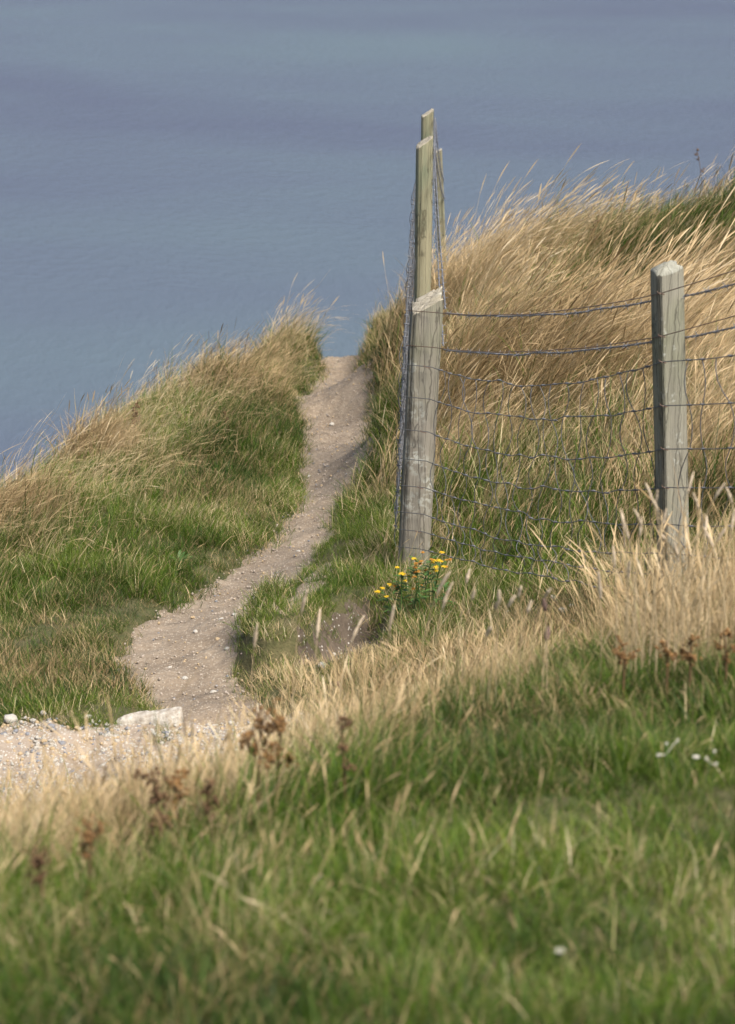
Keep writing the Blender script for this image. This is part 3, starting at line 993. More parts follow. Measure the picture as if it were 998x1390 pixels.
def scatter(name, pts, rot, scl, idx, dry, tint, coll, label, cat):
    me = bpy.data.meshes.new(name)
    me.from_pydata(pts.tolist(), [], [])
    for nm, ty, arr, key in (("rot", 'FLOAT_VECTOR', rot, "vector"), ("scl", 'FLOAT', scl, "value"), ("idx", 'INT', idx, "value"), ("dry", 'FLOAT', dry, "value"), ("tint", 'FLOAT', tint, "value")):
        a = me.attributes.new(nm, ty, 'POINT')
        a.data.foreach_set(key, np.asarray(arr, np.int32 if ty == 'INT' else np.float32).ravel())
    o = bpy.data.objects.new(name, me)
    COL.objects.link(o)
    ng = bpy.data.node_groups.new(name + "_nodes", 'GeometryNodeTree')
    ng.interface.new_socket("Geometry", in_out='INPUT', socket_type='NodeSocketGeometry')
    ng.interface.new_socket("Geometry", in_out='OUTPUT', socket_type='NodeSocketGeometry')
    gi = ng.nodes.new("NodeGroupInput"); go = ng.nodes.new("NodeGroupOutput")
    ip = ng.nodes.new("GeometryNodeInstanceOnPoints")
    ci = ng.nodes.new("GeometryNodeCollectionInfo")
    ci.inputs["Collection"].default_value = coll
    ci.inputs["Separate Children"].default_value = True
    ci.inputs["Reset Children"].default_value = True
    def attr(nm, ty):
        n = ng.nodes.new("GeometryNodeInputNamedAttribute"); n.data_type = ty
        n.inputs["Name"].default_value = nm
        return n.outputs["Attribute"]
    er = ng.nodes.new("FunctionNodeEulerToRotation")
    ng.links.new(attr("rot", 'FLOAT_VECTOR'), er.inputs[0])
    ng.links.new(gi.outputs[0], ip.inputs["Points"])
    ng.links.new(ci.outputs[0], ip.inputs["Instance"])
    ip.inputs["Pick Instance"].default_value = True
    ng.links.new(attr("idx", 'INT'), ip.inputs["Instance Index"])
    ng.links.new(er.outputs[0], ip.inputs["Rotation"])
    ng.links.new(attr("scl", 'FLOAT'), ip.inputs["Scale"])
    ng.links.new(ip.outputs[0], go.inputs[0])
    md = o.modifiers.new("scatter", 'NODES'); md.node_group = ng
    return tag(o, label, cat, None, "stuff")

# how tall and how dry the grass is from place to place: (px, py, nearest Y of the ground there, height m, dryness)
FIELD = []
def fld(px, py, ymin, h, dry):
    p = ground_hit(px, py, ymin); FIELD.append((p[0], p[1], h, dry))
for a in ((0, 714, 6.5, .30, .85), (150, 613, 6.5, .30, .88), (300, 524, 6.5, .30, .82), (395, 468, 6.5, .30, .7), (432, 475, 6.5, .22, .3), (60, 725, 6.5, .18, .22), (150, 650, 6.5, .18, .22), (0, 752, 6.5, .18, .22),
          (250, 585, 6.5, .18, .22), (350, 515, 6.5, .18, .22), (410, 520, 6.5, .16, .2), (400, 600, 6.5, .10, .12), (300, 620, 6.5, .17, .12), (200, 690, 6.5, .17, .16), (100, 750, 6.5, .17, .14), (220, 630, 6.5, .18, .2), (30, 760, 6.5, .17, .18), (360, 590, 6.5, .16, .1), (370, 660, 6.5, .12, .15),
          (300, 700, 6.5, .14, .24), (180, 770, 6.5, .15, .2), (60, 800, 6.5, .17, .16), (120, 800, 6.5, .15, .2), (230, 740, 6.5, .15, .2), (270, 760, 6.5, .06, .15), (150, 830, 6.5, .06, .22), (50, 860, 6.5, .06, .3), (120, 900, 6.5, .08, .55), (200, 870, 6.5, .06, .25), (30, 920, 6.5, .10, .6),
          (180, 930, 6.5, .09, .6), (60, 965, 6.5, .05, .08), (180, 968, 6.5, .05, .12), (280, 950, 6.5, .09, .7), (-150, 800, 6.5, .2, .5), (-150, 950, 6.5, .05, .2), (350, 940, 6.5, .07, .75), (400, 940, 6.5, .09, .8),
          (510, 620, 6.5, .08, .2), (500, 560, 6.5, .12, .4), (510, 500, 6.5, .18, .5), (530, 450, 6.5, .20, .5), (480, 720, 6.5, .05, .15), (450, 760, 6.5, .05, .12), (520, 700, 6.5, .07, .25), (540, 760, 6.5, .12, .4), (345, 850, 6.5, .07, .03), (400, 820, 6.5, .06, .03),
          (600, 800, 6.5, .16, .25), (680, 790, 6.5, .14, .35), (750, 830, 6.5, .05, .7), (830, 800, 6.5, .12, .5), (600, 860, 6.5, .10, .5), (480, 900, 6.5, .08, .8),
          (620, 700, 6.5, .30, .3), (700, 720, 6.5, .32, .34), (800, 700, 6.5, .32, .36), (620, 770, 6.5, .24, .12), (720, 780, 6.5, .22, .15), (640, 640, 6.5, .50, .72), (720, 640, 6.5, .46, .5), (820, 640, 6.5, .46, .5), (900, 640, 6.5, .5, .7), (980, 640, 6.5, .5, .75),
          (620, 560, 6.5, .58, .88), (720, 540, 6.5, .58, .86), (820, 530, 6.5, .55, .75), (920, 540, 6.5, .55, .8), (1000, 520, 6.5, .58, .9), (640, 460, 6.5, .55, .9), (740, 460, 6.5, .48, .25), (830, 450, 6.5, .48, .3), (930, 430, 6.5, .52, .6), (700, 490, 6.5, .5, .5),
          (1000, 430, 6.5, .52, .75), (800, 415, 6.5, .46, .3), (870, 385, 6.5, .44, .1), (950, 358, 6.5, .46, .0), (1000, 345, 6.5, .46, .05), (900, 400, 6.5, .46, .2), (700, 420, 6.5, .48, .6), (620, 410, 6.5, .5, .9), (1100, 400, 6.5, .5, .7), (590, 480, 6.5, .45, .7)):
    fld(*a)
for a in ((0, 1190, 2, .17, .85), (130, 1150, 2, .16, .9), (250, 1130, 2, .16, .9), (380, 1070, 2, .17, .88), (500, 1005, 2, .18, .9), (620, 965, 2, .19, .8), (750, 925, 2, .16, .6), (870, 890, 2, .20, .7), (940, 880, 2, .22, .75), (1000, 870, 2, .2, .75),
          (0, 1240, 2, .18, .75), (150, 1205, 2, .18, .7), (280, 1165, 2, .18, .6), (420, 1090, 2, .20, .42), (560, 1030, 2, .20, .40), (700, 970, 2, .11, .28), (850, 930, 2, .10, .22), (970, 915, 2, .09, .2),
          (100, 1260, 2, .17, .10), (300, 1200, 2, .18, .12), (450, 1150, 2, .20, .28), (600, 1090, 2, .16, .10), (750, 1030, 2, .08, .10), (900, 990, 2, .08, .1), (1000, 1000, 2, .08, .15), (500, 1220, 2, .14, .15), (700, 1150, 2, .08, .12),
          (850, 1120, 2, .08, .18), (980, 1120, 2, .07, .2), (300, 1290, 2, .12, .08), (600, 1290, 2, .09, .08), (850, 1280, 2, .07, .15), (990, 1270, 2, .06, .5), (50, 1350, 2, .11, .08), (500, 1380, 2, .09, .1), (900, 1380, 2, .08, .2), (-150, 1280, 2, .13, .4), (1150, 1000, 2, .08, .2)):
    fld(*a)
FIELD = np.array(FIELD)

def field(x, y):
    d2 = (x[:, None] - FIELD[None, :, 0]) ** 2 + (y[:, None] - FIELD[None, :, 1]) ** 2
    # nearer places are described more finely, so distances count relative to range
    w = 1.0 / (d2 / (0.15 + 0.02 * y[:, None]) ** 2 + 0.15) ** 2.2
    w /= w.sum(1)[:, None]
    return w @ FIELD[:, 2], w @ FIELD[:, 3]

# candidate points over the land in view (and a margin round it)
def candidates(dens, ylo, yhi, seed):
    rg = np.random.default_rng(seed)
    out = []
    y0 = ylo
    while y0 < yhi:
        y1 = min(y0 + 0.5, yhi)
        half = 0.175 * y1 + 1.1
        n = rg.poisson(dens * (y1 - y0) * 2 * half)
        out.append(np.stack([rg.uniform(-half, half, n), rg.uniform(y0, y1, n)], -1))
        y0 = y1
    q = np.vstack(out)
    q = q[beyond(q[:, 0], q[:, 1]) < 0.45]
    return q

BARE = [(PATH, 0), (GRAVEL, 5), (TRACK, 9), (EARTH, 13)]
def bare_mask(x, y):
    k = np.full(len(x), -1.0)
    for poly, seed in BARE:
        k = np.maximum(k, sd_poly(x, y, poly) + edge_noise(x, y, seed))
    return k

counts = {}
def plant(name, key, q, h, dry, base_h_, yaw_sd, label, seed, scl_rng=(0.75, 1.25), tilt=0.12):
    rg = np.random.default_rng(seed)
    n = len(q)
    if n == 0:
        return
    z = H(q[:, 0], q[:, 1])
    clump = 0.55 + 0.9 * fbm(q[:, 0], q[:, 1], 4.2, 91, 2)
    scl = h / base_h_ * rg.uniform(*scl_rng, n) * clump
    rot = np.stack([rg.normal(0, tilt, n), rg.normal(0, tilt, n), rg.normal(0, yaw_sd, n) + (fbm(q[:, 0], q[:, 1], 1.6, 95, 2) - 0.5) * 1.5], -1)
    dn = np.clip(dry + (fbm(q[:, 0], q[:, 1], 2.6, 71, 3) - 0.5) * (0.45 if q[:, 1].mean() < 6 else (0.85 if name == "tall_grass" else 0.5)) + rg.normal(0, .20 if key == "turf" else .10, n), 0.02, 1)
    tint = np.clip(fbm(q[:, 0], q[:, 1], 2.0, 81, 3) * 1.9 - 0.45 + rg.normal(0, .15, n), 0, 1)
    pts = np.c_[q, z]
    counts[name] = n
    idx = rg.integers(0, NV, n)
    if key == "tall":
        idx = np.where(dn < rg.uniform(.3, .55, n), rg.integers(7, NV, n), rg.integers(0, 7, n))
    scatter(name, pts, rot, scl, idx, dn, tint, LIB[key], label, "grass")

def zone(q):
    """near bank, or the ground beyond it"""
    yb = 5.75 + 0.12 * np.clip(q[:, 0], -3, 1.5)
    return q[:, 1] < yb

def build_grass():
    # short turf everywhere that is not bare
    for nm, lo, hi, dens, lab in (("near_turf", 1.9, 6.2, 900, "short green turf on the near bank"), ("turf", 5.2, 17.6, 600, "short green turf beside the footpath and below the fence")):
        q = candidates(dens, lo, hi, 201 if nm == "turf" else 202)
        nz = zone(q)
        q = q[nz] if nm == "near_turf" else q[~nz]
        b = bare_mask(q[:, 0], q[:, 1])
        rr = np.random.default_rng(5).uniform(0, 1, len(q))
        q = q[(b < 0.004) | ((b < 0.04) & (rr < .3))]
        h, d = field(q[:, 0], q[:, 1])
        keep = np.random.default_rng(15).uniform(0, 1, len(q)) > 0.75 * smooth(0.18, 0.35, h)
        q, h, d = q[keep], h[keep], d[keep]
        b = bare_mask(q[:, 0], q[:, 1])
        hh = np.clip(h, 0.07, 0.11) * (0.75 + 0.25 * smooth(0.0, 0.16, -b))
        plant(nm, "turf", q, hh * (0.8 if nm == "near_turf" else 1), d * (0.4 if nm == "near_turf" else 0.85), 0.085, 3.0, lab, 301)
    # knee-high meadow grass
    for nm, lo, hi, dens, lab in (("near_meadow_grass", 1.9, 6.2, 330, "longer green and straw coloured grass on the near bank"), ("meadow_grass", 5.2, 17.6, 230, "longer mixed grass on the left bank and under the fence")):
        q = candidates(dens, lo, hi, 203 if nm == "meadow_grass" else 204)
        nz = zone(q)
        q = q[nz] if nm.startswith("near") else q[~nz]
        b = bare_mask(q[:, 0], q[:, 1])
        q = q[b < -0.09]
        h, d = field(q[:, 0], q[:, 1])
        rr = np.random.default_rng(6).uniform(0, 1, len(q))
        k = smooth(0.03, 0.13, h) * (0.35 + 0.65 * (fbm(q[:, 0], q[:, 1], 5, 61) > 0.42)) > rr
        q, h, d = q[k], h[k], d[k]
        if nm.startswith("near"):
            d = np.where(d < .55, d * .45, d)
        plant(nm, "meadow", q, np.clip(h, .075, .34), d, 0.22, 0.45 if nm == "meadow_grass" else 1.2, lab, 302)
    # tall seeding grass behind the fence and along the left crest
    q = candidates(260, 6.0, 17.8, 205)
    q = q[~zone(q)]
    b = bare_mask(q[:, 0], q[:, 1])
    q = q[b < -0.17]
    h, d = field(q[:, 0], q[:, 1])
    rr = np.random.default_rng(7).uniform(0, 1, len(q))
    k = smooth(0.2, 0.40, h) > rr
    q, h, d = q[k], h[k], d[k]
    right = q[:, 0] > 0.02
    plant("tall_grass", "tall", q[right], h[right], d[right], 0.52, 0.35, "tall wind-blown straw coloured grass behind the fence", 303)
    plant("crest_grass", "tall", q[~right], h[~right] * 1.0, d[~right], 0.52, 0.3, "dry seeding grass along the crest of the left bank", 304)
    # coarse dry fans on the crest of the near bank
    q = candidates(300, 2.4, 6.2, 206)
    q = q[zone(q)]
    h, d = field(q[:, 0], q[:, 1])
    rr = np.random.default_rng(8).uniform(0, 1, len(q))
    k = (smooth(0.135, 0.19, h) * smooth(0.45, 0.75, d) > rr)
    q, h, d = q[k], h[k], d[k]
    plant("dry_grass", "fan", q, h, np.clip(d + .1, 0, 1), 0.30, 1.2, "coarse pale dry grass on the crest of the near bank", 305)

build_grass()

# sparse tall seed stalks standing above the crests
def T_stalk(s):
    return [dict(n=3, rad=.08, L=(.40, .80), w=(.0014, .0019), th0=(.25, .70), bend=(.4, 1.3), az_c=0, az_sd=.35, nseg=8, prof=HEADN, kind=1, thr=-1)]
c = bpy.data.collections.new("tufts_stalk")
for sd_ in range(NV):
    c.objects.link(tuft(f"tuft_stalk_{sd_:02d}", T_stalk(sd_), 150 + sd_))
LIB["stalk"] = c
def build_stalks():
    q = candidates(230, 8.0, 17.6, 207)
    dd = beyond(q[:, 0], q[:, 1])
    rr = np.random.default_rng(9).uniform(0, 1, len(q))
    k = (dd > -0.55 - 0.5 * (q[:, 0] > 0.1)) & (bare_mask(q[:, 0], q[:, 1]) < -0.15) & (rr < 0.8)
    q = q[k]
    right = q[:, 0] > 0.1
    h = np.where(right, .52, .36)
    plant("seed_stalks", "stalk", q, h, np.ones(len(q)), 0.6, 0.35, "scattered pale seed stalks standing up along the cliff edge", 306)
build_stalks()

def band(name, key, pts, dens, h, dry, base, yaw, label, seed, ymin=2.0, **kw):
    poly = poly_from_px(pts, ymin)
    rg = np.random.default_rng(seed)
    lo, hi = poly.min(0), poly.max(0)
    q = rg.uniform(lo, hi, (int(dens * np.prod(hi - lo)), 2))
    sd = sd_poly(q[:, 0], q[:, 1], poly)
    q = q[(sd > 0) & (rg.uniform(0, 1, len(q)) < smooth(0, .18, sd) * (0.25 + 1.1 * fbm(q[:, 0], q[:, 1], 6, seed, 2)))]
    plant(name, key, q, np.full(len(q), h), np.full(len(q), dry), base, yaw, label, seed, **kw)
band("green_tussock", "tall", [(835, 412), (900, 374), (960, 348), (1050, 322), (1050, 360), (960, 388), (900, 405), (850, 425)], 420, .58, 0.0, 0.52, .4, "dark green tussock grass on the crest of the right hill", 323, ymin=9.0)
band("green_tussock", "tall", [(690, 480), (760, 452), (850, 440), (860, 462), (780, 485), (720, 505)], 260, .46, 0.05, 0.52, .4, "green tussock grass breaking through the straw on the hillside", 324, ymin=9.0)
band("stray_stalks", "fan", [(-150, 1150), (250, 1090), (560, 1010), (640, 1100), (600, 1250), (450, 1390), (-150, 1390)], 13, .20, .6, 0.30, 1.8, "stray dry bent stalks through the turf of the near bank", 325, ymin=1.9, tilt=.35)
band("straw_clump", "fan", [(790, 915), (840, 880), (1000, 855), (1120, 840), (1120, 900), (1000, 925), (880, 945), (800, 950)], 210, .31, .92, 0.30, 1.6, "tall blond clump of dry grass round the foot of the silvery post", 321, scl_rng=(.6, 1.15))
band("straw_crest", "fan", [(-100, 1190), (130, 1140), (250, 1110), (380, 1050), (500, 990), (620, 945), (760, 915), (800, 960), (640, 1010), (520, 1060), (400, 1120), (260, 1180), (120, 1230), (-100, 1260)], 120, .20, .9, 0.30, 1.0, "pale dry seeding grass massed along the crest of the near bank", 322, scl_rng=(.6, 1.2))

def cushion(name, pts, label, seed, h=.05, dens=1500):
    poly = poly_from_px(pts, 6.0)
    rg = np.random.default_rng(seed)
    lo, hi = poly.min(0), poly.max(0)
    q = rg.uniform(lo, hi, (int(dens * np.prod(hi - lo)), 2))
    sd = sd_poly(q[:, 0], q[:, 1], poly)
    q, sd = q[sd > 0], sd[sd > 0]
    plant(name, "turf", q, np.full(len(q), h), np.full(len(q), .02), 0.085, 3.0, label, seed)
cushion("grass_cushion", [(92, 1000), (108, 987), (145, 988), (172, 1002), (150, 1012), (110, 1010)], "small dark green grass cushion on the gravel", 311)
cushion("grass_cushion", [(190, 1005), (205, 990), (238, 985), (240, 1003), (215, 1015)], "green grass cushion on the gravel below the chalk slab", 312)

cushion("step_turf", [(334, 900), (334, 862), (356, 838), (385, 826), (396, 826), (382, 850), (376, 884), (362, 908)], "lush dark green turf capping the eroded step beside the footpath", 313, .070, 1500)
cushion("step_turf", [(396, 882), (406, 848), (424, 825), (446, 812), (434, 838), (420, 868), (412, 892)], "narrow green turf strip between the side track and the dark earth", 314, .065, 1300)

def pebbles(name, poly, dens, smin, smax, label, seed, probs, coll=None):
    rg = np.random.default_rng(seed)
    lo = np.maximum(poly.min(0), (-2.6, 5)); hi = poly.max(0)
    n = int(dens * np.prod(hi - lo))
    q = rg.uniform(lo, hi, (n, 2))
    q = q[sd_poly(q[:, 0], q[:, 1], poly) > -0.02]
    n = len(q)
    s = smin + (smax - smin) * rg.uniform(0, 1, n) ** 3
    pts = np.c_[q, H(q[:, 0], q[:, 1]) + 0.010 + s * 0.2]
    scatter(name, pts, rg.uniform(0, 6.28, (n, 3)) * (0.1, 0.1, 1), s, rg.choice(6, n, p=probs), np.zeros(n), np.zeros(n), coll or PEB, label, "gravel")
    counts[name] = n
pebbles("gravel", GRAVEL, 6500, .0025, .014, "loose chalk and flint pebbles covering the gravel patch", 401, [.14, .14, .12, .3, .2, .1])
pebbles("path_grit", PATH, 900, .002, .010, "chalk grit scattered over the trodden footpath", 402, [.25, .2, .2, .1, .15, .1], GRIT)

# ------------------------------------------------------------------ plants that stand out one by one
def near_hit(px, py, ymin=1.8):
    p = ground_hit(px, py, ymin, 19, H)
    return p

def bez(a, b, sag, n=10, side=0.0):
    """a stem from a to b that starts upright and bends over"""
    a, b = np.asarray(a, float), np.asarray(b, float)
    m = np.array((a[0] * (1 - sag) + b[0] * sag, a[1] * (1 - sag) + b[1] * sag, a[2] + (b[2] - a[2]) * (0.75)))
    t = np.linspace(0, 1, n)[:, None]
    return (1 - t) ** 2 * a + 2 * t * (1 - t) * m + t * t * b

def spindle(path, r, sides=7, seed=0, ragged=0.25):
    n = len(path)
    rg = np.random.default_rng(seed)
    t = np.linspace(0, 1, n)
    rad = r * (np.sin(np.pi * (0.06 + 0.9 * t)) ** 0.7) * (1 + rg.uniform(-ragged, ragged, n))
    return tube(path, rad, sides)

def leaf_blade(a, d, up, L, w, n=5, droop=0.3):
    """a folded leaf with real thickness across its rib"""
    d = np.asarray(d, float); d /= np.linalg.norm(d)
    s = np.cross(d, up); s /= np.linalg.norm(s) + 1e-9
    V, F = [], []
    for i in range(n + 1):
        t = i / n
        c = a + d * (L * t) + np.array((0, 0, -droop * L * t * t))
        ww = w * math.sin(math.pi * (0.08 + 0.9 * t)) / 2
        lift = np.asarray(up) * ww * 0.4
        V += [c - s * ww + lift, c, c + s * ww + lift]
    for i in range(n):
        b = i * 3
        F += [(b, b + 1, b + 4, b + 3), (b + 1, b + 2, b + 5, b + 4)]
    return np.array(V), F

def grass_stalk(px0, py0, px1, py1, ymin, label, head="head", hl=0.05, hr=0.0045, sr=0.0011, sag=0.15, group=None):
    a = near_hit(px0, py0, ymin)
    b = P(px1, py1, a[1] + random.uniform(-.05, .05))
    a = a - np.array((0, 0, 0.01))
    pts = bez(a, b, sag, 14)
    t = thing("grass_stalk", tuple(a), label, "grass stalk", group)
    v, f = tube(pts, np.linspace(sr * 1.2, sr * 0.7, 14), 5)
    mesh_obj("stem", v, f, M["stalk"], t, tuple(a))
    seg = np.r_[0, np.cumsum(np.linalg.norm(np.diff(pts, axis=0), axis=1))]
    s = np.linspace(max(seg[-1] - hl, seg[-1] * 0.6), seg[-1], 11)
    hp = np.stack([np.interp(s, seg, pts[:, j]) for j in range(3)], -1)
    v, f = spindle(hp, hr, 7, int(px0))
    mesh_obj("seed_head", v, f, M[head], t, tuple(a))
    return t

G1 = "pale seed stalks rising before the netting"
for px0, py0, px1, py1, lab in ((618, 975, 638, 772, "tall pale stalk with narrow seed head beside the yellow flowers"), (625, 980, 645, 800, None), (650, 975, 680, 812, None), (672, 970, 678, 800, None),
                                (690, 960, 708, 795, None), (700, 965, 722, 815, None), (640, 985, 668, 850, None), (715, 950, 748, 798, None), (660, 985, 700, 808, None)):
    grass_stalk(px0, py0, px1, py1, 4.3, lab or "pale stalk with small seed head rising before the netting", "head", .035, .0042, .0009, .1, None if lab else G1)
for px0, py0, px1, py1, lab in ((560, 1010, 612, 775, "long curved feathery seed head overlapping the yellow flowers"), (580, 1000, 615, 790, "second curved feathery seed head under the yellow flowers"),
                                (395, 1050, 418, 800, "tall feathery seed head curving over the bare side track"), (425, 1050, 435, 826, "bent pale seed stalk before the dark earth hollow"),
                                (455, 1030, 495, 835, "drooping pale seed stalk hanging over the dark earth hollow"), (340, 1075, 350, 845, "faint pale seed head standing before the grassy step"),
                                (520, 1010, 536, 820, "upright straw stalk left of the yellow flowers"), (815, 930, 812, 775, "pale stalk with fat white seed head right of the stony patch")):
    grass_stalk(px0, py0, px1, py1, 3.2, lab, "head", .075, .0042, .0011, .1)
for px0, py0, px1, py1, lab in ((742, 960, 738, 812, "dark brown plantain seed head standing over the stony patch"), (468, 1010, 458, 925, "short dark brown seed head in the dry crest grass"), (735, 960, 745, 850, "second dark brown seed head low before the stony patch")):
    grass_stalk(px0, py0, px1, py1, 3.6, lab, "brownhead", .032, .006, .0012, .1)
G2 = "coarse straw stalks crossing in front of the silvery post"
for px0, py0, px1, py1, lab in ((850, 930, 843, 690, None), (862, 935, 846, 705, None), (905, 930, 876, 655, None), (915, 930, 882, 672, None), (890, 935, 860, 690, None), (880, 925, 905, 690, None), (935, 920, 893, 720, None),
                                (905, 920, 942, 640, "long straw stalk rising highest beside the silvery post"), (915, 925, 985, 655, "long leaning straw stalk right of the silvery post"), (960, 915, 940, 668, None), (985, 910, 955, 715, None), (930, 915, 990, 712, None), (1005, 905, 985, 660, None),
                                (855, 930, 872, 700, None), (870, 930, 893, 665, None), (925, 920, 915, 735, None), (945, 915, 960, 700, None), (975, 910, 998, 690, None), (835, 935, 832, 740, None), (845, 935, 855, 760, None)):
    grass_stalk(px0, py0, px1, py1, 4.3, lab or "coarse pale straw stalk before the silvery post", "head", .05, .0034, .0016, .05, None if lab else G2)

def dead_weed(px0, py0, px1, py1, ymin, label, n_br=8, seed=0, spread=0.035, husk="rustseed", size=0.010, group=None):
    rg = random.Random(seed)
    a = near_hit(px0, py0, ymin); a = a - np.array((0, 0, .01))
    b = P(px1, py1, a[1])
    t = thing("dead_weed", tuple(a), label, "dead plant", group)
    main = bez(a, b, 0.3, 14)
    v, f = tube(main, np.linspace(.0034, .0018, 14), 6)
    mesh_obj("stem", v, f, M["deadbrown"], t, tuple(a))
    for k in range(n_br):
        i = rg.randint(6, 13)
        q = main[i]
        tip = q + np.array((rg.uniform(-1, 1) * spread, rg.uniform(-1, 1) * spread, rg.uniform(.2, 1.2) * spread))
        br = bez(q, tip, .5, 6)
        v, f = tube(br, .0011, 5)
        bo = mesh_obj("branch", v, f, M["deadbrown"], t, tuple(a))
        parts = []
        for m in range(9):
            c = br[rg.randint(2, 5)] + np.array([rg.gauss(0, size * .55) for _ in range(3)])
            d = np.array([rg.gauss(0, 1) for _ in range(3)]); d /= np.linalg.norm(d)
            s_ = size * rg.uniform(.35, .7)
            parts.append(tube([c - d * s_, c - d * s_ * .3, c + d * s_ * .4, c + d * s_], [s_ * .15, s_ * .55, s_ * .45, s_ * .1], 5))
        v, f = join(parts)
        h = mesh_obj("seed_cluster", v, f, M[husk], None, tuple(a))
        h.parent = bo; h.location = (0, 0, 0)
    return t
dead_weed(350, 1130, 355, 985, 3.0, "bushy rust brown dead weed on the crest above the gravel", 16, 1, .05)
dead_weed(375, 1120, 385, 975, 3.0, "golden brown dead weed beside the bushy rust brown one", 9, 2, .03)
dead_weed(222, 1215, 208, 1060, 2.8, "tall thin dead weed with hooded brown top over the gravel", 8, 3, .026, "deadbrown", .013)
dead_weed(245, 1190, 240, 1068, 2.8, "thin dead weed with one dark rusty tip beside the hooded one", 6, 4, .02, "rustseed", .012)
dead_weed(178, 1230, 150, 1135, 2.8, "bare leaning dead stem in the green grass", 2, 5, .010, "deadbrown", .006)
dead_weed(193, 1200, 186, 1120, 2.8, "short hooked brown stem between two taller dead weeds", 2, 6, .012, "deadbrown", .006)
dead_weed(62, 1265, 52, 1165, 2.6, "dead brown seed spike in the dry grass left of the bare leaning stem", 5, 21, .022, "deadbrown", .011)
dead_weed(120, 1250, 128, 1130, 2.6, "thin rusty dead weed above the yellow green leaves", 5, 22, .022, "rustseed", .010)
dead_weed(290, 1190, 282, 1075, 2.8, "slender brown dead weed between the hooded one and the bushy one", 5, 23, .022, "deadbrown", .011)
dead_weed(470, 1120, 462, 985, 3.2, "slim dark dead stem in the dry crest grass", 4, 24, .018, "deadbrown", .010)
dead_weed(845, 965, 848, 882, 4.0, "rusty dead weed before the coarse straw stalks", 6, 7, .025)
dead_weed(905, 960, 905, 870, 4.0, "small rusty seed spike below the silvery post", 4, 8, .02)
dead_weed(935, 960, 938, 868, 4.0, "orange brown dead weed right of the rusty seed spike", 6, 9, .02)
dead_weed(985, 950, 984, 862, 4.0, "reddish brown dead weed farthest up the near bank", 5, 10, .02)
dead_weed(184, 600, 182, 556, 9.0, "brown dead dock standing in the left bank's crest grass", 9, 11, .045, "deadbrown", .014)
dead_weed(308, 590, 306, 562, 9.0, "small brown dead flower head on the left bank slope", 4, 12, .02, "deadbrown", .01)
dead_weed(955, 310, 946, 205, 12.0, "dark dead thistle stem standing up on the right hill crest", 5, 13, .03, "deadbrown", .014)
dead_weed(808, 370, 805, 300, 12.0, "dark dead weed in the hazy skyline grass", 5, 14, .03, "deadbrown", .013)

# yellow ragwort at the foot of the corner post
def ragwort(spots, label, seed):
    rg = random.Random(seed)
    base = hit(572, 838, 6.5)
    t = thing("ragwort", tuple(base), label, "flower")
    for px0, px1, py1, n_fl, fresh in spots:
        a = base + np.array(((px0 - 572) / 330, rg.uniform(-.03, .03), -.01))
        b = P(px1, py1, a[1] + rg.uniform(-.02, .02))
        st = bez(a, b, .3, 12)
        v, f = tube(st, np.linspace(.003, .0018, 12), 6)
        so = mesh_obj("stem", v, f, M["leaf"], t, tuple(base))
        for k in range(12):
            q = st[rg.randint(2, 10)]
            an = rg.uniform(0, 6.28)
            v, f = leaf_blade(q, (math.cos(an), math.sin(an), rg.uniform(.1, .7)), (0, 0, 1.0), rg.uniform(.03, .06), rg.uniform(.008, .015))
            lo = mesh_obj("leaf", v, f, M["leaf"], None, tuple(base)); lo.parent = so; lo.location = (0, 0, 0)
        for k in range(n_fl):
            c = b + np.array((rg.gauss(0, .02), rg.gauss(0, .02), rg.uniform(-.03, .018)))
            v, f = tube(bez(st[-2], c, .6, 5), .0011, 5)
            br = mesh_obj("flower_stalk", v, f, M["leaf"], t, tuple(base))
            parts = []
            np_ = 11
            r_ = rg.uniform(.009, .014)
            for p_ in range(np_):
                an = 2 * math.pi * p_ / np_
                parts.append(leaf_blade(c, (math.cos(an), math.sin(an), rg.uniform(-.2, .5)), (0, 0, 1.0), r_, .0058, 3, .2))
            ring = [c + (0, 0, -.004), c + (0, 0, -.001), c + (0, 0, .002), c + (0, 0, .0035)]
            parts.append(tube(ring, [.002, .0045, .0042, .0015], 8))
            v, f = join(parts)
            fl = mesh_obj("flower_head", v, f, M["yellow" if rg.random() < fresh else "orange"], None, tuple(base))
            fl.parent = br; fl.location = (0, 0, 0)
ragwort([(545, 546, 780, 5, .9), (552, 538, 790, 4, .3), (565, 565, 757, 5, .3), (575, 588, 755, 5, .8), (585, 602, 762, 6, .6), (578, 578, 769, 4, .7), (570, 566, 773, 4, .3), (560, 571, 792, 3, .1), (535, 519, 804, 4, 1.0), (590, 585, 785, 0, 0), (600, 604, 795, 0, 0)],
        "bushy yellow flowered ragwort growing at the foot of the corner post", 3)

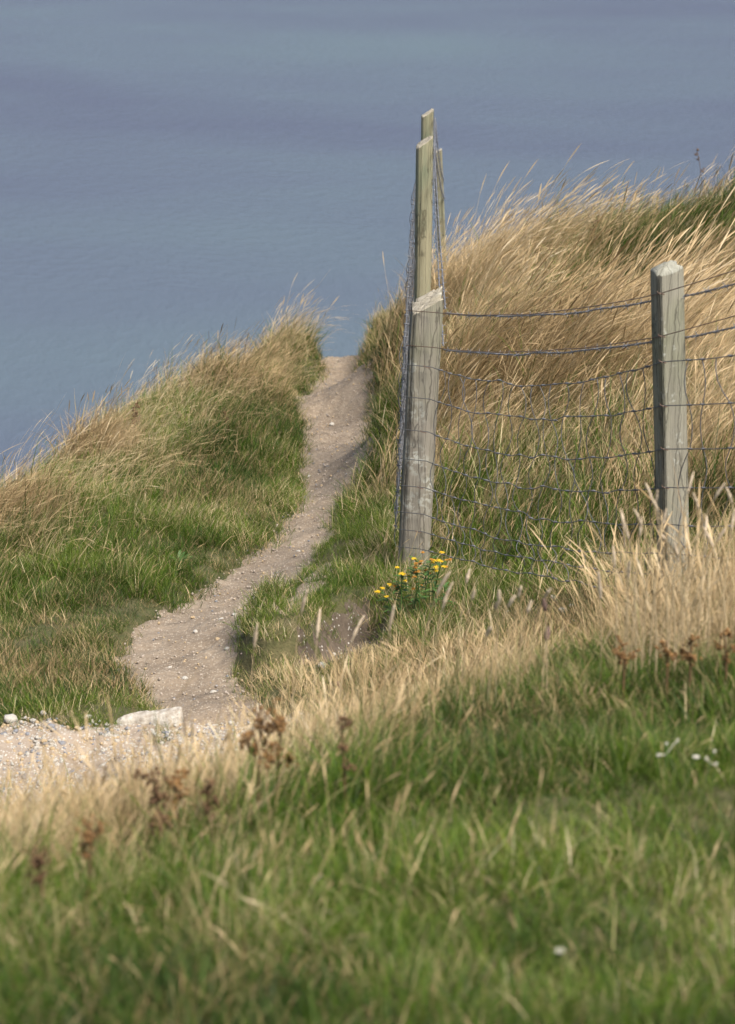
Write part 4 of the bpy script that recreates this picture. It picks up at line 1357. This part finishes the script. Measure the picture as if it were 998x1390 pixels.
def small_flower(px0, py0, px1, py1, ymin, mat, label, n=1, r=.012, seed=0):
    rg = random.Random(seed)
    a = near_hit(px0, py0, ymin); a = a - np.array((0, 0, .01)); b = P(px1, py1, a[1])
    t = thing("wild_flower", tuple(a), label, "flower")
    st = bez(a, b, .2, 10)
    v, f = tube(st, .0013, 5); mesh_obj("stem", v, f, M["leaf"], t, tuple(a))
    for k in range(n):
        c = b + (np.array((rg.uniform(-.025, .025), rg.uniform(-.02, .02), rg.uniform(-.03, .01))) if k else 0)
        parts = [leaf_blade(c, (math.cos(x), math.sin(x), .35), (0, 0, 1.0), r, r * .62, 3, .2) for x in np.linspace(0, 6.28, 10)[:-1]]
        parts.append(tube([c + (0, 0, -.005), c, c + (0, 0, .004)], [.001, min(.0045, r * .5), .001], 8))
        if k:
            parts.append(tube(bez(st[6], c, .5, 5), .0009, 4))
        v, f = join(parts)
        mesh_obj("flower_head", v, f, M[mat], t, tuple(a))
small_flower(95, 660, 95, 641, 9.0, "yellow", "single yellow flower in the left bank grass", 1, .011, 1)
small_flower(930, 1075, 945, 1028, 2.6, "white", "bright white flower in the near turf", 1, .008, 2)
small_flower(955, 1085, 970, 1020, 2.6, "white", "pale flower heads on a long curved stem in the near turf", 3, .0035, 3)
small_flower(902, 1070, 905, 1010, 2.6, "white", "faded white flower cluster on upright stems in the near turf", 4, .0035, 4)
small_flower(760, 1310, 760, 1292, 2.2, "white", "small cream flower low in the turf", 1, .011, 5)

def leaf_plant(px, py, ymin, label, n, L, w, seed, up=0.6):
    rg = random.Random(seed)
    a = near_hit(px, py, ymin)
    t = thing("broad_leaved_plant", tuple(a), label, "plant")
    for k in range(n):
        an = rg.uniform(0, 6.28)
        v, f = leaf_blade(a + (0, 0, .005), (math.cos(an), math.sin(an), up * rg.uniform(.5, 1.6)), (0, 0, 1.0), L * rg.uniform(.7, 1.2), w * rg.uniform(.8, 1.2), 6, .35)
        mesh_obj("leaf", v, f, M["leaf"], t, tuple(a))
leaf_plant(243, 768, 7.0, "green broad leaved rosette beside the footpath on the left bank", 9, .09, .022, 1, 1.4)
leaf_plant(150, 725, 7.0, "small broad leaved plant in the left bank grass", 6, .08, .022, 2, 1.2)
leaf_plant(18, 1190, 2.8, "dark upright leaves beside the gravel on the near bank", 7, .11, .012, 3, 2.5)
leaf_plant(110, 1240, 2.6, "bright yellow green leaves under the bare leaning stem", 10, .06, .022, 4, 1.0)
leaf_plant(608, 830, 6.5, "pale green leaves beside the ragwort", 7, .07, .02, 5, 1.0)

# a dropped straw lying on the path
a, b = hit(379, 719), hit(402, 688)
v, f = tube(np.linspace(a + (0, 0, .012), b + (0, 0, .014), 6), .0026, 5)
tag(mesh_obj("straw", v, f, M["stalk"], None, tuple(a)), "loose dry straw lying along the footpath edge", "straw")
